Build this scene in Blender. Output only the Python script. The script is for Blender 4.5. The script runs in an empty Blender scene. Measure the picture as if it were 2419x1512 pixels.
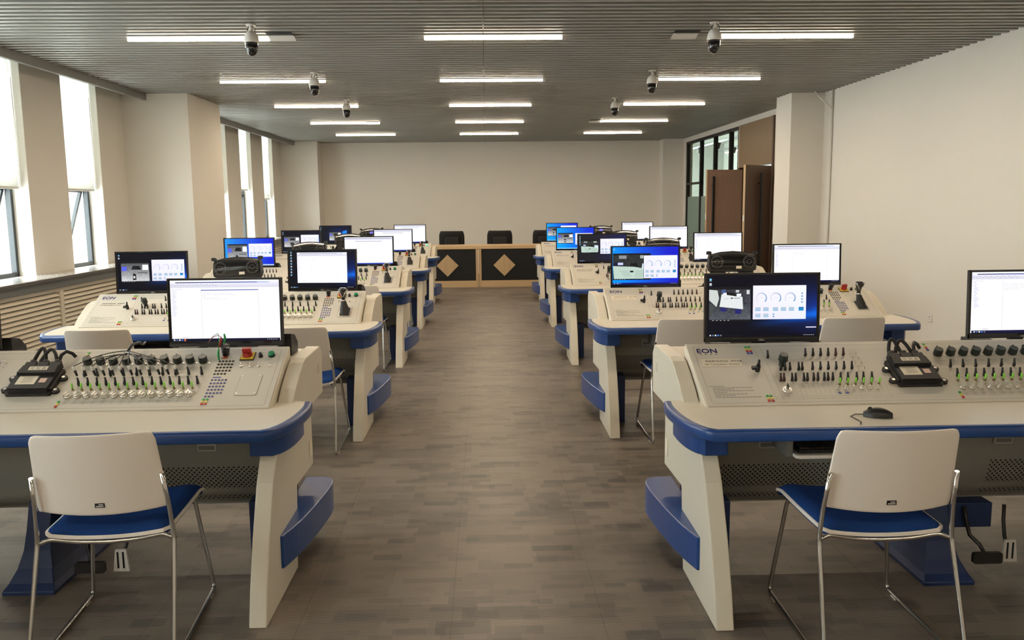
import bpy, math, random
from mathutils import Vector, Matrix
random.seed(7)
S = bpy.context.scene
COL = S.collection
PI = math.pi

# ------------------------------------------------------------------ camera
def cam_setup():
    F, yaw, pitch, roll = 2009.36, .029, .1362, -.0106
    f = Vector((math.sin(yaw)*math.cos(pitch), math.cos(yaw)*math.cos(pitch), -math.sin(pitch)))
    r = Vector((math.cos(yaw), -math.sin(yaw), 0)); u = r.cross(f)
    c, s = math.cos(roll), math.sin(roll)
    r, u = r*c + u*s, u*c - r*s
    cd = bpy.data.cameras.new('camera'); cd.sensor_width = 36; cd.lens = F*36/2419
    cd.clip_start = .05; cd.clip_end = 200
    co = bpy.data.objects.new('camera', cd); COL.objects.link(co)
    co.matrix_world = Matrix(((r.x, u.x, -f.x, 0), (r.y, u.y, -f.y, 0), (r.z, u.z, -f.z, 1.64), (0, 0, 0, 1)))
    S.camera = co
cam_setup()

# ------------------------------------------------------------------ world, exposure
S.view_settings.view_transform = 'Standard'
S.view_settings.look = 'None'
S.view_settings.exposure = 0.46
S.view_settings.gamma = 1.0
S.view_settings.use_curve_mapping = False
w = bpy.data.worlds.new('overcast_sky'); S.world = w; w.use_nodes = True
WORLD = 15.0
bg = w.node_tree.nodes['Background']; bg.inputs[0].default_value = (.93, .98, 1.0, 1); bg.inputs[1].default_value = WORLD
TUBE = 135.0            # emission of the ceiling light strips
TUBE_COL = (1.0, .80, .57)
S.cycles.max_bounces = 8; S.cycles.diffuse_bounces = 5; S.cycles.glossy_bounces = 4
S.cycles.transparent_max_bounces = 12
S.cycles.sample_clamp_indirect = 6.0
S.cycles.use_denoising = True

# ------------------------------------------------------------------ materials
def lin(c):
    return tuple(((v/255+.055)/1.055)**2.4 if v/255 > .04045 else v/255/12.92 for v in c)
MATS = {}
def mat(name, col, rough=.5, metal=0.0, spec=.5, coat=0.0, emit=None, estr=0.0):
    if name in MATS: return MATS[name]
    m = bpy.data.materials.new(name); m.use_nodes = True
    b = m.node_tree.nodes['Principled BSDF']
    b.inputs['Base Color'].default_value = (*col, 1)
    b.inputs['Roughness'].default_value = rough
    b.inputs['Metallic'].default_value = metal
    b.inputs['Specular IOR Level'].default_value = spec
    b.inputs['Coat Weight'].default_value = coat
    if emit:
        b.inputs['Emission Color'].default_value = (*emit, 1); b.inputs['Emission Strength'].default_value = estr
    MATS[name] = m
    return m
def nn(m, t, x=0, y=0, **kw):
    n = m.node_tree.nodes.new(t); n.location = (x, y)
    for k, v in kw.items(): setattr(n, k, v)
    return n
def speckle(m, amount=.08, scale=60, bump=.0, bscale=200):
    """small procedural variation of a material's own colour and surface"""
    nt = m.node_tree; b = nt.nodes['Principled BSDF']; c = tuple(b.inputs['Base Color'].default_value)[:3]
    tc = nn(m, 'ShaderNodeTexCoord'); no = nn(m, 'ShaderNodeTexNoise'); no.inputs['Scale'].default_value = scale
    no.inputs['Detail'].default_value = 3
    nt.links.new(tc.outputs['Object'], no.inputs['Vector'])
    mx = nn(m, 'ShaderNodeMix', data_type='RGBA')
    mx.inputs[6].default_value = (*[v*(1-amount) for v in c], 1); mx.inputs[7].default_value = (*[min(1, v*(1+amount)) for v in c], 1)
    nt.links.new(no.outputs['Fac'], mx.inputs[0]); nt.links.new(mx.outputs[2], b.inputs['Base Color'])
    if bump:
        n2 = nn(m, 'ShaderNodeTexNoise'); n2.inputs['Scale'].default_value = bscale
        nt.links.new(tc.outputs['Object'], n2.inputs['Vector'])
        bp = nn(m, 'ShaderNodeBump'); bp.inputs['Strength'].default_value = bump; bp.inputs['Distance'].default_value = .002
        nt.links.new(n2.outputs['Fac'], bp.inputs['Height']); nt.links.new(bp.outputs['Normal'], b.inputs['Normal'])
    return m
def mth(m, op, a, b=None, c=None):
    n = nn(m, 'ShaderNodeMath', operation=op)
    for i, v in enumerate((a, b, c)):
        if v is None: continue
        if isinstance(v, (int, float)): n.inputs[i].default_value = v
        else: m.node_tree.links.new(v, n.inputs[i])
    return n.outputs[0]

M = {}
M['wall'] = speckle(mat('wall_paint', (.74, .704, .645), .85, spec=.2), .02, 3, .15, 120)
M['ceil'] = speckle(mat('ceiling_metal', (.35, .35, .32), .36, .3, .5), .05, 1.5)
M['ceil_recess'] = speckle(mat('ceiling_recess_shaded', (.085, .085, .077), .22, .3, .5), .05, 1.5)  # same metal as the strips, darkened to carry the shade of the recesses
M['ceil_back'] = mat('ceiling_void', (.045, .043, .04), .8)
M['trim'] = speckle(mat('grey_trim', (.26, .26, .25), .45, .3), .05, 8)
M['cream'] = speckle(mat('cream_coated_steel', (.67, .62, .515), .42, spec=.4), .02, 6)
M['panel'] = speckle(mat('control_panel_foil', (.61, .57, .49), .45, spec=.4), .015, 8)
M['panel_line'] = mat('panel_print_line', (.36, .32, .26), .5)
M['print_dark'] = mat('panel_print_dark', (.17, .15, .13), .5)
M['table'] = speckle(mat('table_laminate', (.70, .645, .54), .32, spec=.45), .02, 10)
M['blue'] = speckle(mat('blue_edge_trim', (.018, .060, .22), .30, spec=.45), .06, 10)
M['blue_dark'] = speckle(mat('blue_steel_shaded', (.010, .028, .10), .45), .06, 10)  # darkened blue: the dimness under the desks is put into the colour
M['fabric'] = speckle(mat('blue_seat_fabric', (.013, .045, .175), .92, spec=.1), .25, 350, .5, 600)
M['shell'] = speckle(mat('white_chair_shell', (.88, .81, .73), .38, spec=.45), .015, 8)
M['chrome'] = mat('chrome_tube', (.66, .65, .63), .14, 1.0)
M['steel'] = mat('brushed_steel', (.86, .84, .80), .36, .9)
M['black'] = speckle(mat('black_plastic', (.012, .012, .013), .42), .2, 30)
M['black_gloss'] = mat('black_gloss_plastic', (.008, .008, .010), .12, coat=.5)
M['rubber'] = speckle(mat('black_rubber', (.016, .015, .015), .6), .2, 60, .3, 200)
M['leather'] = speckle(mat('black_leather', (.010, .009, .009), .62), .2, 60, .5, 250)
M['knob'] = mat('dark_green_knob', (.014, .022, .018), .4)
M['plug_red'] = mat('dark_red_plug', (.05, .012, .012), .4)
M['brassy'] = mat('toggle_brass', (.42, .34, .20), .3, 1.0)
M['lime'] = mat('lime_sleeve', (.26, .78, .06), .4)
M['red'] = mat('red_handle', (.38, .025, .02), .35)
M['yellow'] = mat('yellow_plate', (.72, .52, .05), .4)
M['green'] = mat('green_button', (.0, .22, .08), .3)
M['led_green'] = mat('led_green', (.02, .36, .08), .35)
M['led_yellow'] = mat('led_yellow', (.74, .66, .10), .35)
M['led_red'] = mat('led_red', (.5, .015, .015), .35)
M['led_blue'] = mat('led_blue', (.03, .07, .40), .35)
M['led_on'] = mat('green_lamp_on', (.05, .6, .3), .3, emit=(.1, 1, .5), estr=1.3)
M['orange'] = mat('orange_base', (.5, .12, .05), .4)
M['socket_blue'] = mat('blue_socket', (.03, .05, .26), .35)
M['navy'] = mat('navy_print', (.012, .012, .14), .5)
M['white'] = mat('white_plastic', (.75, .73, .69), .4)
M['paper'] = mat('paper_label', (.76, .69, .55), .6)
M['paper_pink'] = mat('pink_sticker', (.72, .50, .42), .6)
M['stone'] = speckle(mat('sill_stone', (.40, .39, .37), .18, spec=.5), .25, 40)
M['stone_edge'] = speckle(mat('sill_stone_edge', (.09, .085, .08), .35), .6, 60)
M['fascia'] = mat('sill_fascia', (.13, .135, .135), .4)
M['louvre'] = speckle(mat('louvre_paint', (.66, .60, .49), .5), .02, 10)
M['alu'] = speckle(mat('dark_window_frame', (.026, .031, .034), .4, .3), .1, 15)
M['rail'] = mat('blind_rail', (.72, .72, .68), .5)
M['conduit'] = mat('conduit', (.70, .67, .61), .5)
M['dark'] = mat('dark_void', (.01, .01, .01), .8)
M['grey_panel'] = speckle(mat('grey_steel', (.22, .22, .20), .5), .03, 8)
M['handle_grey'] = mat('recessed_handle', (.48, .48, .44), .45)

def wood(name, c1, c2, axis='Z', scale=9, rough=.45):
    m = mat(name, c1, rough); nt = m.node_tree; b = nt.nodes['Principled BSDF']
    tc = nn(m, 'ShaderNodeTexCoord'); mp = nn(m, 'ShaderNodeMapping')
    s = [scale*4]*3; s['XYZ'.index(axis)] = scale*.18
    mp.inputs['Scale'].default_value = s
    no = nn(m, 'ShaderNodeTexNoise'); no.inputs['Scale'].default_value = 1; no.inputs['Detail'].default_value = 6; no.inputs['Distortion'].default_value = .4
    nt.links.new(tc.outputs['Object'], mp.inputs[0]); nt.links.new(mp.outputs[0], no.inputs['Vector'])
    mx = nn(m, 'ShaderNodeMix', data_type='RGBA'); mx.inputs[6].default_value = (*c1, 1); mx.inputs[7].default_value = (*c2, 1)
    nt.links.new(no.outputs['Fac'], mx.inputs[0]); nt.links.new(mx.outputs[2], b.inputs['Base Color'])
    return m
M['oak'] = wood('light_oak', (.50, .34, .18), (.62, .44, .25), 'X', 8)
M['oak_v'] = wood('light_oak_diagonal', (.42, .28, .15), (.58, .41, .23), 'Z', 8)
M['walnut'] = wood('brown_wood', (.18, .11, .058), (.25, .16, .085), 'Z', 10)
M['walnut_dark'] = wood('dark_brown_wood', (.075, .038, .022), (.11, .058, .034), 'Z', 10)
M['walnut_red'] = wood('reddish_door_wood', (.40, .25, .185), (.50, .33, .25), 'Z', 10)

def mk_floor():
    m = mat('carpet_tiles', (.1, .1, .1), .5, spec=.35); nt = m.node_tree; b = nt.nodes['Principled BSDF']
    L = nt.links.new
    tc = nn(m, 'ShaderNodeTexCoord'); P = tc.outputs['Object']
    nz = nn(m, 'ShaderNodeTexNoise'); nz.inputs['Scale'].default_value = 2.0; L(P, nz.inputs['Vector'])
    def bricks(wd, ht, off, seed, freq=2):
        mp = nn(m, 'ShaderNodeMapping'); mp.inputs['Location'].default_value = (seed*.37, seed*.11, 0); L(P, mp.inputs[0])
        br = nn(m, 'ShaderNodeTexBrick'); br.offset = off; br.offset_frequency = freq; br.squash = .7; br.squash_frequency = 3
        br.inputs['Color1'].default_value = (0, 0, 0, 1); br.inputs['Color2'].default_value = (1, 1, 1, 1)
        br.inputs['Mortar Size'].default_value = 0; br.inputs['Scale'].default_value = 1
        br.inputs['Brick Width'].default_value = wd; br.inputs['Row Height'].default_value = ht
        L(mp.outputs[0], br.inputs['Vector'])
        return mth(m, 'MULTIPLY', br.outputs['Color'], 1.0)
    a = bricks(.19, .065, .37, 1); c = bricks(.31, .11, .61, 2, 3); d = bricks(.13, .045, .43, 3)
    pa = mth(m, 'POWER', a, 3.5); pc = mth(m, 'POWER', c, 2.6); pd = mth(m, 'POWER', d, 5.0)
    sm = mth(m, 'ADD', mth(m, 'MULTIPLY', pa, .45), mth(m, 'ADD', mth(m, 'MULTIPLY', pc, .40), mth(m, 'MULTIPLY', pd, .3)))
    ramp = nn(m, 'ShaderNodeValToRGB'); L(sm, ramp.inputs[0])
    ramp.color_ramp.elements[0].position = .05; ramp.color_ramp.elements[0].color = (.188, .156, .127, 1)
    ramp.color_ramp.elements[1].position = .8; ramp.color_ramp.elements[1].color = (.074, .063, .057, 1)
    # lighter worn blotches and fine ribs across
    mx = nn(m, 'ShaderNodeMix', data_type='RGBA', blend_type='MULTIPLY'); mx.inputs[0].default_value = 1
    wr = nn(m, 'ShaderNodeMapRange'); wr.inputs[1].default_value = .3; wr.inputs[2].default_value = .7; wr.inputs[3].default_value = .85; wr.inputs[4].default_value = 1.12
    L(nz.outputs['Fac'], wr.inputs[0]); cc = nn(m, 'ShaderNodeCombineColor')
    for i in range(3): L(wr.outputs[0], cc.inputs[i])
    L(ramp.outputs[0], mx.inputs[6]); L(cc.outputs[0], mx.inputs[7])
    sx = nn(m, 'ShaderNodeSeparateXYZ'); L(P, sx.inputs[0])
    # tile joints (0.6 m)
    jx = mth(m, 'LESS_THAN', mth(m, 'ABSOLUTE', mth(m, 'SUBTRACT', mth(m, 'FRACT', mth(m, 'DIVIDE', mth(m, 'ADD', sx.outputs[0], .16+30), .6)), .5)), .496)
    jy = mth(m, 'LESS_THAN', mth(m, 'ABSOLUTE', mth(m, 'SUBTRACT', mth(m, 'FRACT', mth(m, 'DIVIDE', mth(m, 'ADD', sx.outputs[1], .3+30), .6)), .5)), .497)
    jj = mth(m, 'MULTIPLY', jx, jy)
    rib = mth(m, 'SINE', mth(m, 'MULTIPLY', sx.outputs[1], 900.0))
    k = mth(m, 'MULTIPLY', mth(m, 'ADD', mth(m, 'MULTIPLY', rib, .05), 1.0), mth(m, 'ADD', mth(m, 'MULTIPLY', jj, .25), .75))
    c2 = nn(m, 'ShaderNodeCombineColor')
    for i in range(3): L(k, c2.inputs[i])
    m2 = nn(m, 'ShaderNodeMix', data_type='RGBA', blend_type='MULTIPLY'); m2.inputs[0].default_value = 1
    L(mx.outputs[2], m2.inputs[6]); L(c2.outputs[0], m2.inputs[7]); L(m2.outputs[2], b.inputs['Base Color'])
    bp = nn(m, 'ShaderNodeBump'); bp.inputs['Strength'].default_value = .25; bp.inputs['Distance'].default_value = .001
    L(rib, bp.inputs['Height']); L(bp.outputs['Normal'], b.inputs['Normal'])
    b.inputs['Roughness'].default_value = .36
    return m
M['floor'] = mk_floor()

def mk_perf():
    m = mat('perforated_steel', (.22, .22, .20), .5); nt = m.node_tree; b = nt.nodes['Principled BSDF']; L = nt.links.new
    tc = nn(m, 'ShaderNodeTexCoord'); sx = nn(m, 'ShaderNodeSeparateXYZ'); L(tc.outputs['Object'], sx.inputs[0])
    X, Z = sx.outputs[0], sx.outputs[2]
    def dots(ox, oz, p=.022):
        fx = mth(m, 'SUBTRACT', mth(m, 'FRACT', mth(m, 'DIVIDE', mth(m, 'ADD', X, ox+10), p)), .5)
        fz = mth(m, 'SUBTRACT', mth(m, 'FRACT', mth(m, 'DIVIDE', mth(m, 'ADD', Z, oz+10), p)), .5)
        r = mth(m, 'SQRT', mth(m, 'ADD', mth(m, 'MULTIPLY', fx, fx), mth(m, 'MULTIPLY', fz, fz)))
        return mth(m, 'LESS_THAN', r, .20)
    d = mth(m, 'MAXIMUM', dots(0, 0), dots(.011, .011))
    def band(a, c): return mth(m, 'MULTIPLY', mth(m, 'GREATER_THAN', Z, a), mth(m, 'LESS_THAN', Z, c))
    ins = mth(m, 'MAXIMUM', band(.385, .50), band(.325, .350))
    xb = mth(m, 'ABSOLUTE', X)
    ins = mth(m, 'MULTIPLY', ins, mth(m, 'MULTIPLY', mth(m, 'GREATER_THAN', xb, .25), mth(m, 'LESS_THAN', xb, .99)))
    k = mth(m, 'MULTIPLY', d, ins)
    mx = nn(m, 'ShaderNodeMix', data_type='RGBA'); mx.inputs[6].default_value = (.36, .36, .32, 1); mx.inputs[7].default_value = (.012, .012, .012, 1)
    L(k, mx.inputs[0]); L(mx.outputs[2], b.inputs['Base Color'])
    return m
M['perf'] = mk_perf()

def mk_brick():
    m = mat('outer_brick', (.5, .45, .38), .9); nt = m.node_tree; b = nt.nodes['Principled BSDF']; L = nt.links.new
    tc = nn(m, 'ShaderNodeTexCoord'); mp = nn(m, 'ShaderNodeMapping'); mp.inputs['Rotation'].default_value = (PI/2, 0, 0); L(tc.outputs['Object'], mp.inputs[0])
    br = nn(m, 'ShaderNodeTexBrick'); br.inputs['Scale'].default_value = 1; br.inputs['Brick Width'].default_value = .24; br.inputs['Row Height'].default_value = .07
    br.inputs['Mortar Size'].default_value = .005
    br.inputs['Color1'].default_value = (.62, .55, .45, 1); br.inputs['Color2'].default_value = (.52, .46, .38, 1); br.inputs['Mortar'].default_value = (.2, .18, .15, 1)
    L(mp.outputs[0], br.inputs['Vector']); L(br.outputs['Color'], b.inputs['Base Color'])
    return m
M['brick'] = mk_brick()

def mk_glass(name, tint=(1, 1, 1), rough=0.0, mixw=.12):
    m = bpy.data.materials.new(name); m.use_nodes = True; nt = m.node_tree; nt.nodes.clear()
    o = nt.nodes.new('ShaderNodeOutputMaterial'); mx = nt.nodes.new('ShaderNodeMixShader'); t = nt.nodes.new('ShaderNodeBsdfTransparent')
    g = nt.nodes.new('ShaderNodeBsdfGlossy'); g.inputs['Roughness'].default_value = rough; t.inputs[0].default_value = (*tint, 1)
    mx.inputs[0].default_value = mixw
    nt.links.new(t.outputs[0], mx.inputs[1]); nt.links.new(g.outputs[0], mx.inputs[2]); nt.links.new(mx.outputs[0], o.inputs[0])
    return m
M['glass'] = mk_glass('window_glass', (.95, .98, .97), 0, .07)
M['part_glass'] = mk_glass('partition_glass', (.78, .83, .80), 0, .08)
def mk_trans(name, col, tcol, mixv=.6):
    m = bpy.data.materials.new(name); m.use_nodes = True; nt = m.node_tree; nt.nodes.clear()
    o = nt.nodes.new('ShaderNodeOutputMaterial'); mx = nt.nodes.new('ShaderNodeMixShader'); t = nt.nodes.new('ShaderNodeBsdfTranslucent')
    d = nt.nodes.new('ShaderNodeBsdfDiffuse'); d.inputs[0].default_value = (*col, 1); t.inputs[0].default_value = (*tcol, 1); mx.inputs[0].default_value = mixv
    nt.links.new(d.outputs[0], mx.inputs[1]); nt.links.new(t.outputs[0], mx.inputs[2]); nt.links.new(mx.outputs[0], o.inputs[0])
    return m
M['blind'] = mk_trans('blind_cloth', (.85, .85, .82), (.9, .9, .86), .45)
M['frost'] = mk_trans('frosted_film', (.42, .50, .46), (.42, .50, .46), .5)
M['tube_side'] = mat('light_diffuser_side', (.9, .9, .9), .5, emit=(1, .84, .66), estr=8)
M['tube'] = mat('light_diffuser', (.9, .9, .9), .5, emit=TUBE_COL, estr=TUBE)
M['cove'] = mat('corridor_cove_light', (.9, .9, .9), .5, emit=(1, .72, .42), estr=2.5)
m = mat('display_content', (.0, .0, .0), .25, spec=.3)
at = nn(m, 'ShaderNodeAttribute', attribute_name='Col')
m.node_tree.links.new(at.outputs['Color'], m.node_tree.nodes['Principled BSDF'].inputs['Emission Color'])
m.node_tree.nodes['Principled BSDF'].inputs['Emission Strength'].default_value = .78
M['display'] = m

# ------------------------------------------------------------------ mesh helpers
class MB:
    def __init__(s): s.v = []; s.f = []; s.m = []; s.sm = []
    def add(s, vs, fs, mi=0, smooth=False):
        o = len(s.v); s.v += [tuple(v) for v in vs]
        for f in fs: s.f.append(tuple(i+o for i in f)); s.m.append(mi); s.sm.append(smooth)
        return s
    def box(s, x0, x1, y0, y1, z0, z1, mi=0):
        vs = [(x, y, z) for z in (z0, z1) for y in (y0, y1) for x in (x0, x1)]
        return s.add(vs, [(0, 2, 3, 1), (4, 5, 7, 6), (0, 1, 5, 4), (2, 6, 7, 3), (0, 4, 6, 2), (1, 3, 7, 5)], mi)
    def prism(s, pts, a0, a1, axis='X', mi=0, smooth=False):
        """extrude a 2D outline along an axis; pts are (y,z) for X, (x,z) for Y, (x,y) for Z"""
        def mk(p, a): return {'X': (a, p[0], p[1]), 'Y': (p[0], a, p[1]), 'Z': (p[0], p[1], a)}[axis]
        n = len(pts); vs = [mk(p, a0) for p in pts] + [mk(p, a1) for p in pts]
        ar = sum(pts[i][0]*pts[(i+1) % n][1]-pts[(i+1) % n][0]*pts[i][1] for i in range(n))
        if axis == 'Y': ar = -ar
        fs = [tuple(range(n)), tuple(range(2*n-1, n-1, -1))] + [(i, n+i, n+(i+1) % n, (i+1) % n) for i in range(n)]
        if (ar > 0) == (a1 > a0): fs = [tuple(reversed(f)) for f in fs]
        o = len(s.f); s.add(vs, fs, mi)
        if smooth:
            for k in range(o+2, len(s.f)): s.sm[k] = True
        return s
    def cyl(s, c, r, h, axis=(0, 0, 1), n=16, r2=None, mi=0, smooth=True):
        c = Vector(c); a = Vector(axis).normalized(); r2 = r if r2 is None else r2
        p = a.orthogonal().normalized(); q = a.cross(p)
        vs = [c+(p*math.cos(2*PI*i/n)+q*math.sin(2*PI*i/n))*r for i in range(n)] + [c+a*h+(p*math.cos(2*PI*i/n)+q*math.sin(2*PI*i/n))*r2 for i in range(n)]
        s.add(vs, [(i, (i+1) % n, n+(i+1) % n, n+i) for i in range(n)], mi, smooth)
        s.add([], [], mi); o = len(s.v)-2*n
        s.f.append(tuple(o+i for i in range(n-1, -1, -1))); s.m.append(mi); s.sm.append(False)
        s.f.append(tuple(o+n+i for i in range(n))); s.m.append(mi); s.sm.append(False)
        return s
    def tube(s, pts, r, n=8, mi=0, rs=None):
        pts = [Vector(p) for p in pts]; rings = []
        t0 = (pts[1]-pts[0]).normalized(); p = t0.orthogonal().normalized()
        for i, pt in enumerate(pts):
            t = (pts[min(i+1, len(pts)-1)]-pts[max(i-1, 0)]).normalized()
            p = (p-t*p.dot(t)); p = p.normalized() if p.length > 1e-6 else t.orthogonal().normalized()
            q = t.cross(p); rr = rs[i] if rs else r
            rings.append([pt+(p*math.cos(2*PI*k/n)+q*math.sin(2*PI*k/n))*rr for k in range(n)])
        vs = [v for rg in rings for v in rg]; fs = []
        for i in range(len(pts)-1):
            for k in range(n): fs.append((i*n+k, i*n+(k+1) % n, (i+1)*n+(k+1) % n, (i+1)*n+k))
        s.add(vs, fs, mi, True); o = len(s.v)-len(vs)
        s.f.append(tuple(o+k for k in range(n-1, -1, -1))); s.m.append(mi); s.sm.append(False)
        s.f.append(tuple(o+(len(pts)-1)*n+k for k in range(n))); s.m.append(mi); s.sm.append(False)
        return s
    def lathe(s, prof, n=20, c=(0, 0, 0), mi=0):
        vs = [(c[0]+r*math.cos(2*PI*k/n), c[1]+r*math.sin(2*PI*k/n), c[2]+z) for r, z in prof for k in range(n)]
        fs = [(i*n+k, i*n+(k+1) % n, (i+1)*n+(k+1) % n, (i+1)*n+k) for i in range(len(prof)-1) for k in range(n)]
        s.add(vs, fs, mi, True); o = len(s.v)-len(vs)
        s.f.append(tuple(o+k for k in range(n-1, -1, -1))); s.m.append(mi); s.sm.append(False)
        s.f.append(tuple(o+(len(prof)-1)*n+k for k in range(n))); s.m.append(mi); s.sm.append(False)
        return s
    def grid(s, P, mi=0, smooth=True, flip=False):
        """P: rows of points"""
        nr, nc = len(P), len(P[0]); vs = [p for r in P for p in r]
        fs = [(i*nc+j, i*nc+j+1, (i+1)*nc+j+1, (i+1)*nc+j) for i in range(nr-1) for j in range(nc-1)]
        if flip: fs = [tuple(reversed(f)) for f in fs]
        return s.add(vs, fs, mi, smooth)
    def slab(s, P, th, mi=0):
        """closed shell: surface P thickened by th along vector field (dx,dy,dz)"""
        Q = [[tuple(Vector(p)+Vector(th)) for p in r] for r in P]
        nr, nc = len(P), len(P[0]); o = len(s.v)
        s.grid(P, mi); s.grid(Q, mi, True, True)
        a = lambda i, j: o+i*nc+j; b = lambda i, j: o+nr*nc+i*nc+j
        for j in range(nc-1):
            for i in (0, nr-1):
                f = (a(i, j), b(i, j), b(i, j+1), a(i, j+1)); s.f.append(f if i == 0 else tuple(reversed(f))); s.m.append(mi); s.sm.append(False)
        for i in range(nr-1):
            for j in (0, nc-1):
                f = (a(i, j), a(i+1, j), b(i+1, j), b(i, j)); s.f.append(f if j == 0 else tuple(reversed(f))); s.m.append(mi); s.sm.append(False)
        return s
    def xf(s, mtx):
        s.v = [tuple(mtx @ Vector(v)) for v in s.v]; return s
    def mesh(s, name, mats):
        me = bpy.data.meshes.new(name); me.from_pydata(s.v, [], s.f)
        for mm in mats: me.materials.append(mm)
        me.polygons.foreach_set('material_index', s.m); me.polygons.foreach_set('use_smooth', s.sm)
        me.update()
        return me
    def obj(s, name, mats, parent=None, loc=None, rot=None, bevel=0, seg=2):
        if not isinstance(mats, (list, tuple)): mats = [mats]
        return link(name, s.mesh(name, mats), parent, loc, rot, bevel, seg)
def link(name, me, parent=None, loc=None, rot=None, bevel=0, seg=2):
    o = bpy.data.objects.new(name, me); COL.objects.link(o)
    if parent: o.parent = parent
    if loc: o.location = loc
    if rot: o.rotation_euler = rot
    if bevel:
        b = o.modifiers.new('bevel', 'BEVEL'); b.width = bevel; b.segments = seg; b.limit_method = 'ANGLE'; b.angle_limit = math.radians(40)
    return o
def tag(o, label=None, cat=None, group=None, kind=None):
    if label: o['label'] = label
    if cat: o['category'] = cat
    if group: o['group'] = group
    if kind: o['kind'] = kind
    return o
def empty(name, loc, rz=0):
    o = bpy.data.objects.new(name, None); COL.objects.link(o); o.location = loc; o.rotation_euler = (0, 0, rz)
    o.empty_display_size = .1
    return o
def struct(name, mb, mats, parent=None, **k):
    o = mb.obj(name, mats, parent, **k)
    if not parent: o['kind'] = 'structure'
    return o
def children_of():
    d = {}
    for o in bpy.data.objects:
        if o.parent: d.setdefault(o.parent.name, []).append(o)
    return d
def copy_tree(o, kids, parent=None, skip=()):
    c = o.copy(); COL.objects.link(c); c.parent = parent
    for ch in kids.get(o.name, []):
        if ch.name.split('.')[0] in skip: continue
        copy_tree(ch, kids, c, skip)
    return c
def text_mesh(txt, size, mats, name='lettering', bold=False, ext=.0004, align='LEFT', sx=1.0):
    cu = bpy.data.curves.new(name, 'FONT'); cu.body = txt; cu.size = size; cu.extrude = ext; cu.align_x = align
    cu.resolution_u = 3
    if bold: cu.offset = size*.02
    ob = bpy.data.objects.new(name, cu); COL.objects.link(ob)
    dg = bpy.context.evaluated_depsgraph_get(); me = bpy.data.meshes.new_from_object(ob.evaluated_get(dg))
    bpy.data.objects.remove(ob); bpy.data.curves.remove(cu)
    me.materials.clear()
    for mm in mats: me.materials.append(mm)
    if sx != 1: me.transform(Matrix.Diagonal((sx, 1, 1, 1)))
    return me
def arc(cx, cy, r, a0, a1, n):
    return [(cx+r*math.cos(math.radians(a0+(a1-a0)*i/n)), cy+r*math.sin(math.radians(a0+(a1-a0)*i/n))) for i in range(n+1)]
def rrect(x0, x1, y0, y1, r, n=4):
    return arc(x1-r, y1-r, r, 0, 90, n)+arc(x0+r, y1-r, r, 90, 180, n)+arc(x0+r, y0+r, r, 180, 270, n)+arc(x1-r, y0+r, r, 270, 360, n)

# ------------------------------------------------------------------ room shell
ZC = 3.097          # ceiling height
XL, XR = -4.70, 4.66
YB, YN = 20.6, -1.7
struct('floor', MB().box(-5.0, 8.2, YN-.2, YB+.2, -.1, 0), M['floor'])
# ceiling: metal strips across the room, dark void above; strips end short of the window wall beside the columns
cl = MB(); pitch = .125; y = YN
cl.box(-4.95, XR+.1, YN, YB+.1, ZC+.20, ZC+.30, 1)
while y < YB:
    x0 = -4.38
    prof = [(y, ZC+.003), (y+.004, ZC), (y+.044, ZC), (y+.048, ZC+.003), (y+.048, ZC+.036), (y, ZC+.036)]
    # a butt joint runs down the middle of the room
    for a, b in ((x0, -.002), (.002, XR)):
        cl.prism(prof, a, b, 'X', 0)
    cl.box(x0, XR, y+.048, y+pitch, ZC+.024, ZC+.036, 3)
    y += pitch
for y0, y1 in ((YN, 2.9), (4.25, 11.44), (12.80, 20.04)):
    cl.box(-4.42, -4.375, y0, y1, ZC-.085, ZC+.04, 2)
struct('ceiling', cl, [M['ceil'], M['ceil_back'], M['trim'], M['ceil_recess']])
# left (window) wall
WIN = [(4.75, 5.60), (6.45, 7.30), (8.14, 9.01), (9.85, 10.72), (13.33, 14.17), (15.02, 15.87), (16.72, 17.53), (18.42, 19.26), (-.50, .35), (1.20, 2.05)]  # last two are unseen, added to bring daylight onto the front
SILL = .94; WTOP = ZC+.2
wl = MB(); ed = [YN] + [v for p in sorted(WIN) for v in p] + [YB]
for i in range(0, len(ed), 2): wl.box(-5.0, XL, ed[i], ed[i+1], 0, WTOP)
for a, b in WIN: wl.box(-5.0, XL, a, b, 0, SILL)
struct('wall_left', wl, M['wall'], bevel=.006)
wo = MB()
for i in range(0, len(ed), 2): wo.box(-5.22, -5.0, ed[i]+(.02 if i else 0), ed[i+1]-.02, 0, WTOP+.3)
struct('wall_outer_brick', wo, M['brick'])
struct('wall_right', MB().box(XR, XR+.15, YN, 13.80, 0, ZC+.25).box(XR, XR+.15, 19.93, YB, 0, ZC+.25).box(XR, XR+.15, 13.8, 19.93, 3.0, ZC+.25).box(XR, XR+.15, 15.70, 15.80, 0, 3.0), M['wall'])
struct('wall_back', MB().box(-5, XR+.15, YB, YB+.15, 0, ZC+.25), M['wall'])
struct('wall_near_bounce', MB().box(-5, XR+.15, YN-.15, YN, 0, ZC+.25), M['wall'])  # unseen, set close behind the viewer to bounce light forward
for nm, b in (('wall_left_column', (-4.75, -3.85, 11.44, 12.80)), ('wall_left_column_back', (-4.75, -3.86, 20.04, 20.7)), ('wall_left_column_near', (-4.75, -3.85, 2.90, 4.25)),
              ('wall_right_column', (4.20, 4.70, 11.81, 12.42)), ('wall_right_column_back', (4.17, 4.70, 20.17, 20.7))):
    struct(nm, MB().box(*b, 0, ZC+.1), M['wall'], bevel=.004)
# baseboards
for nm, b in (('baseboard_right', (XR-.012, XR, YN, 11.8)), ('baseboard_back', (-3.8, 4.1, YB-.012, YB))):
    struct(nm, MB().box(*b, 0, .09), M['wall'])
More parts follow.
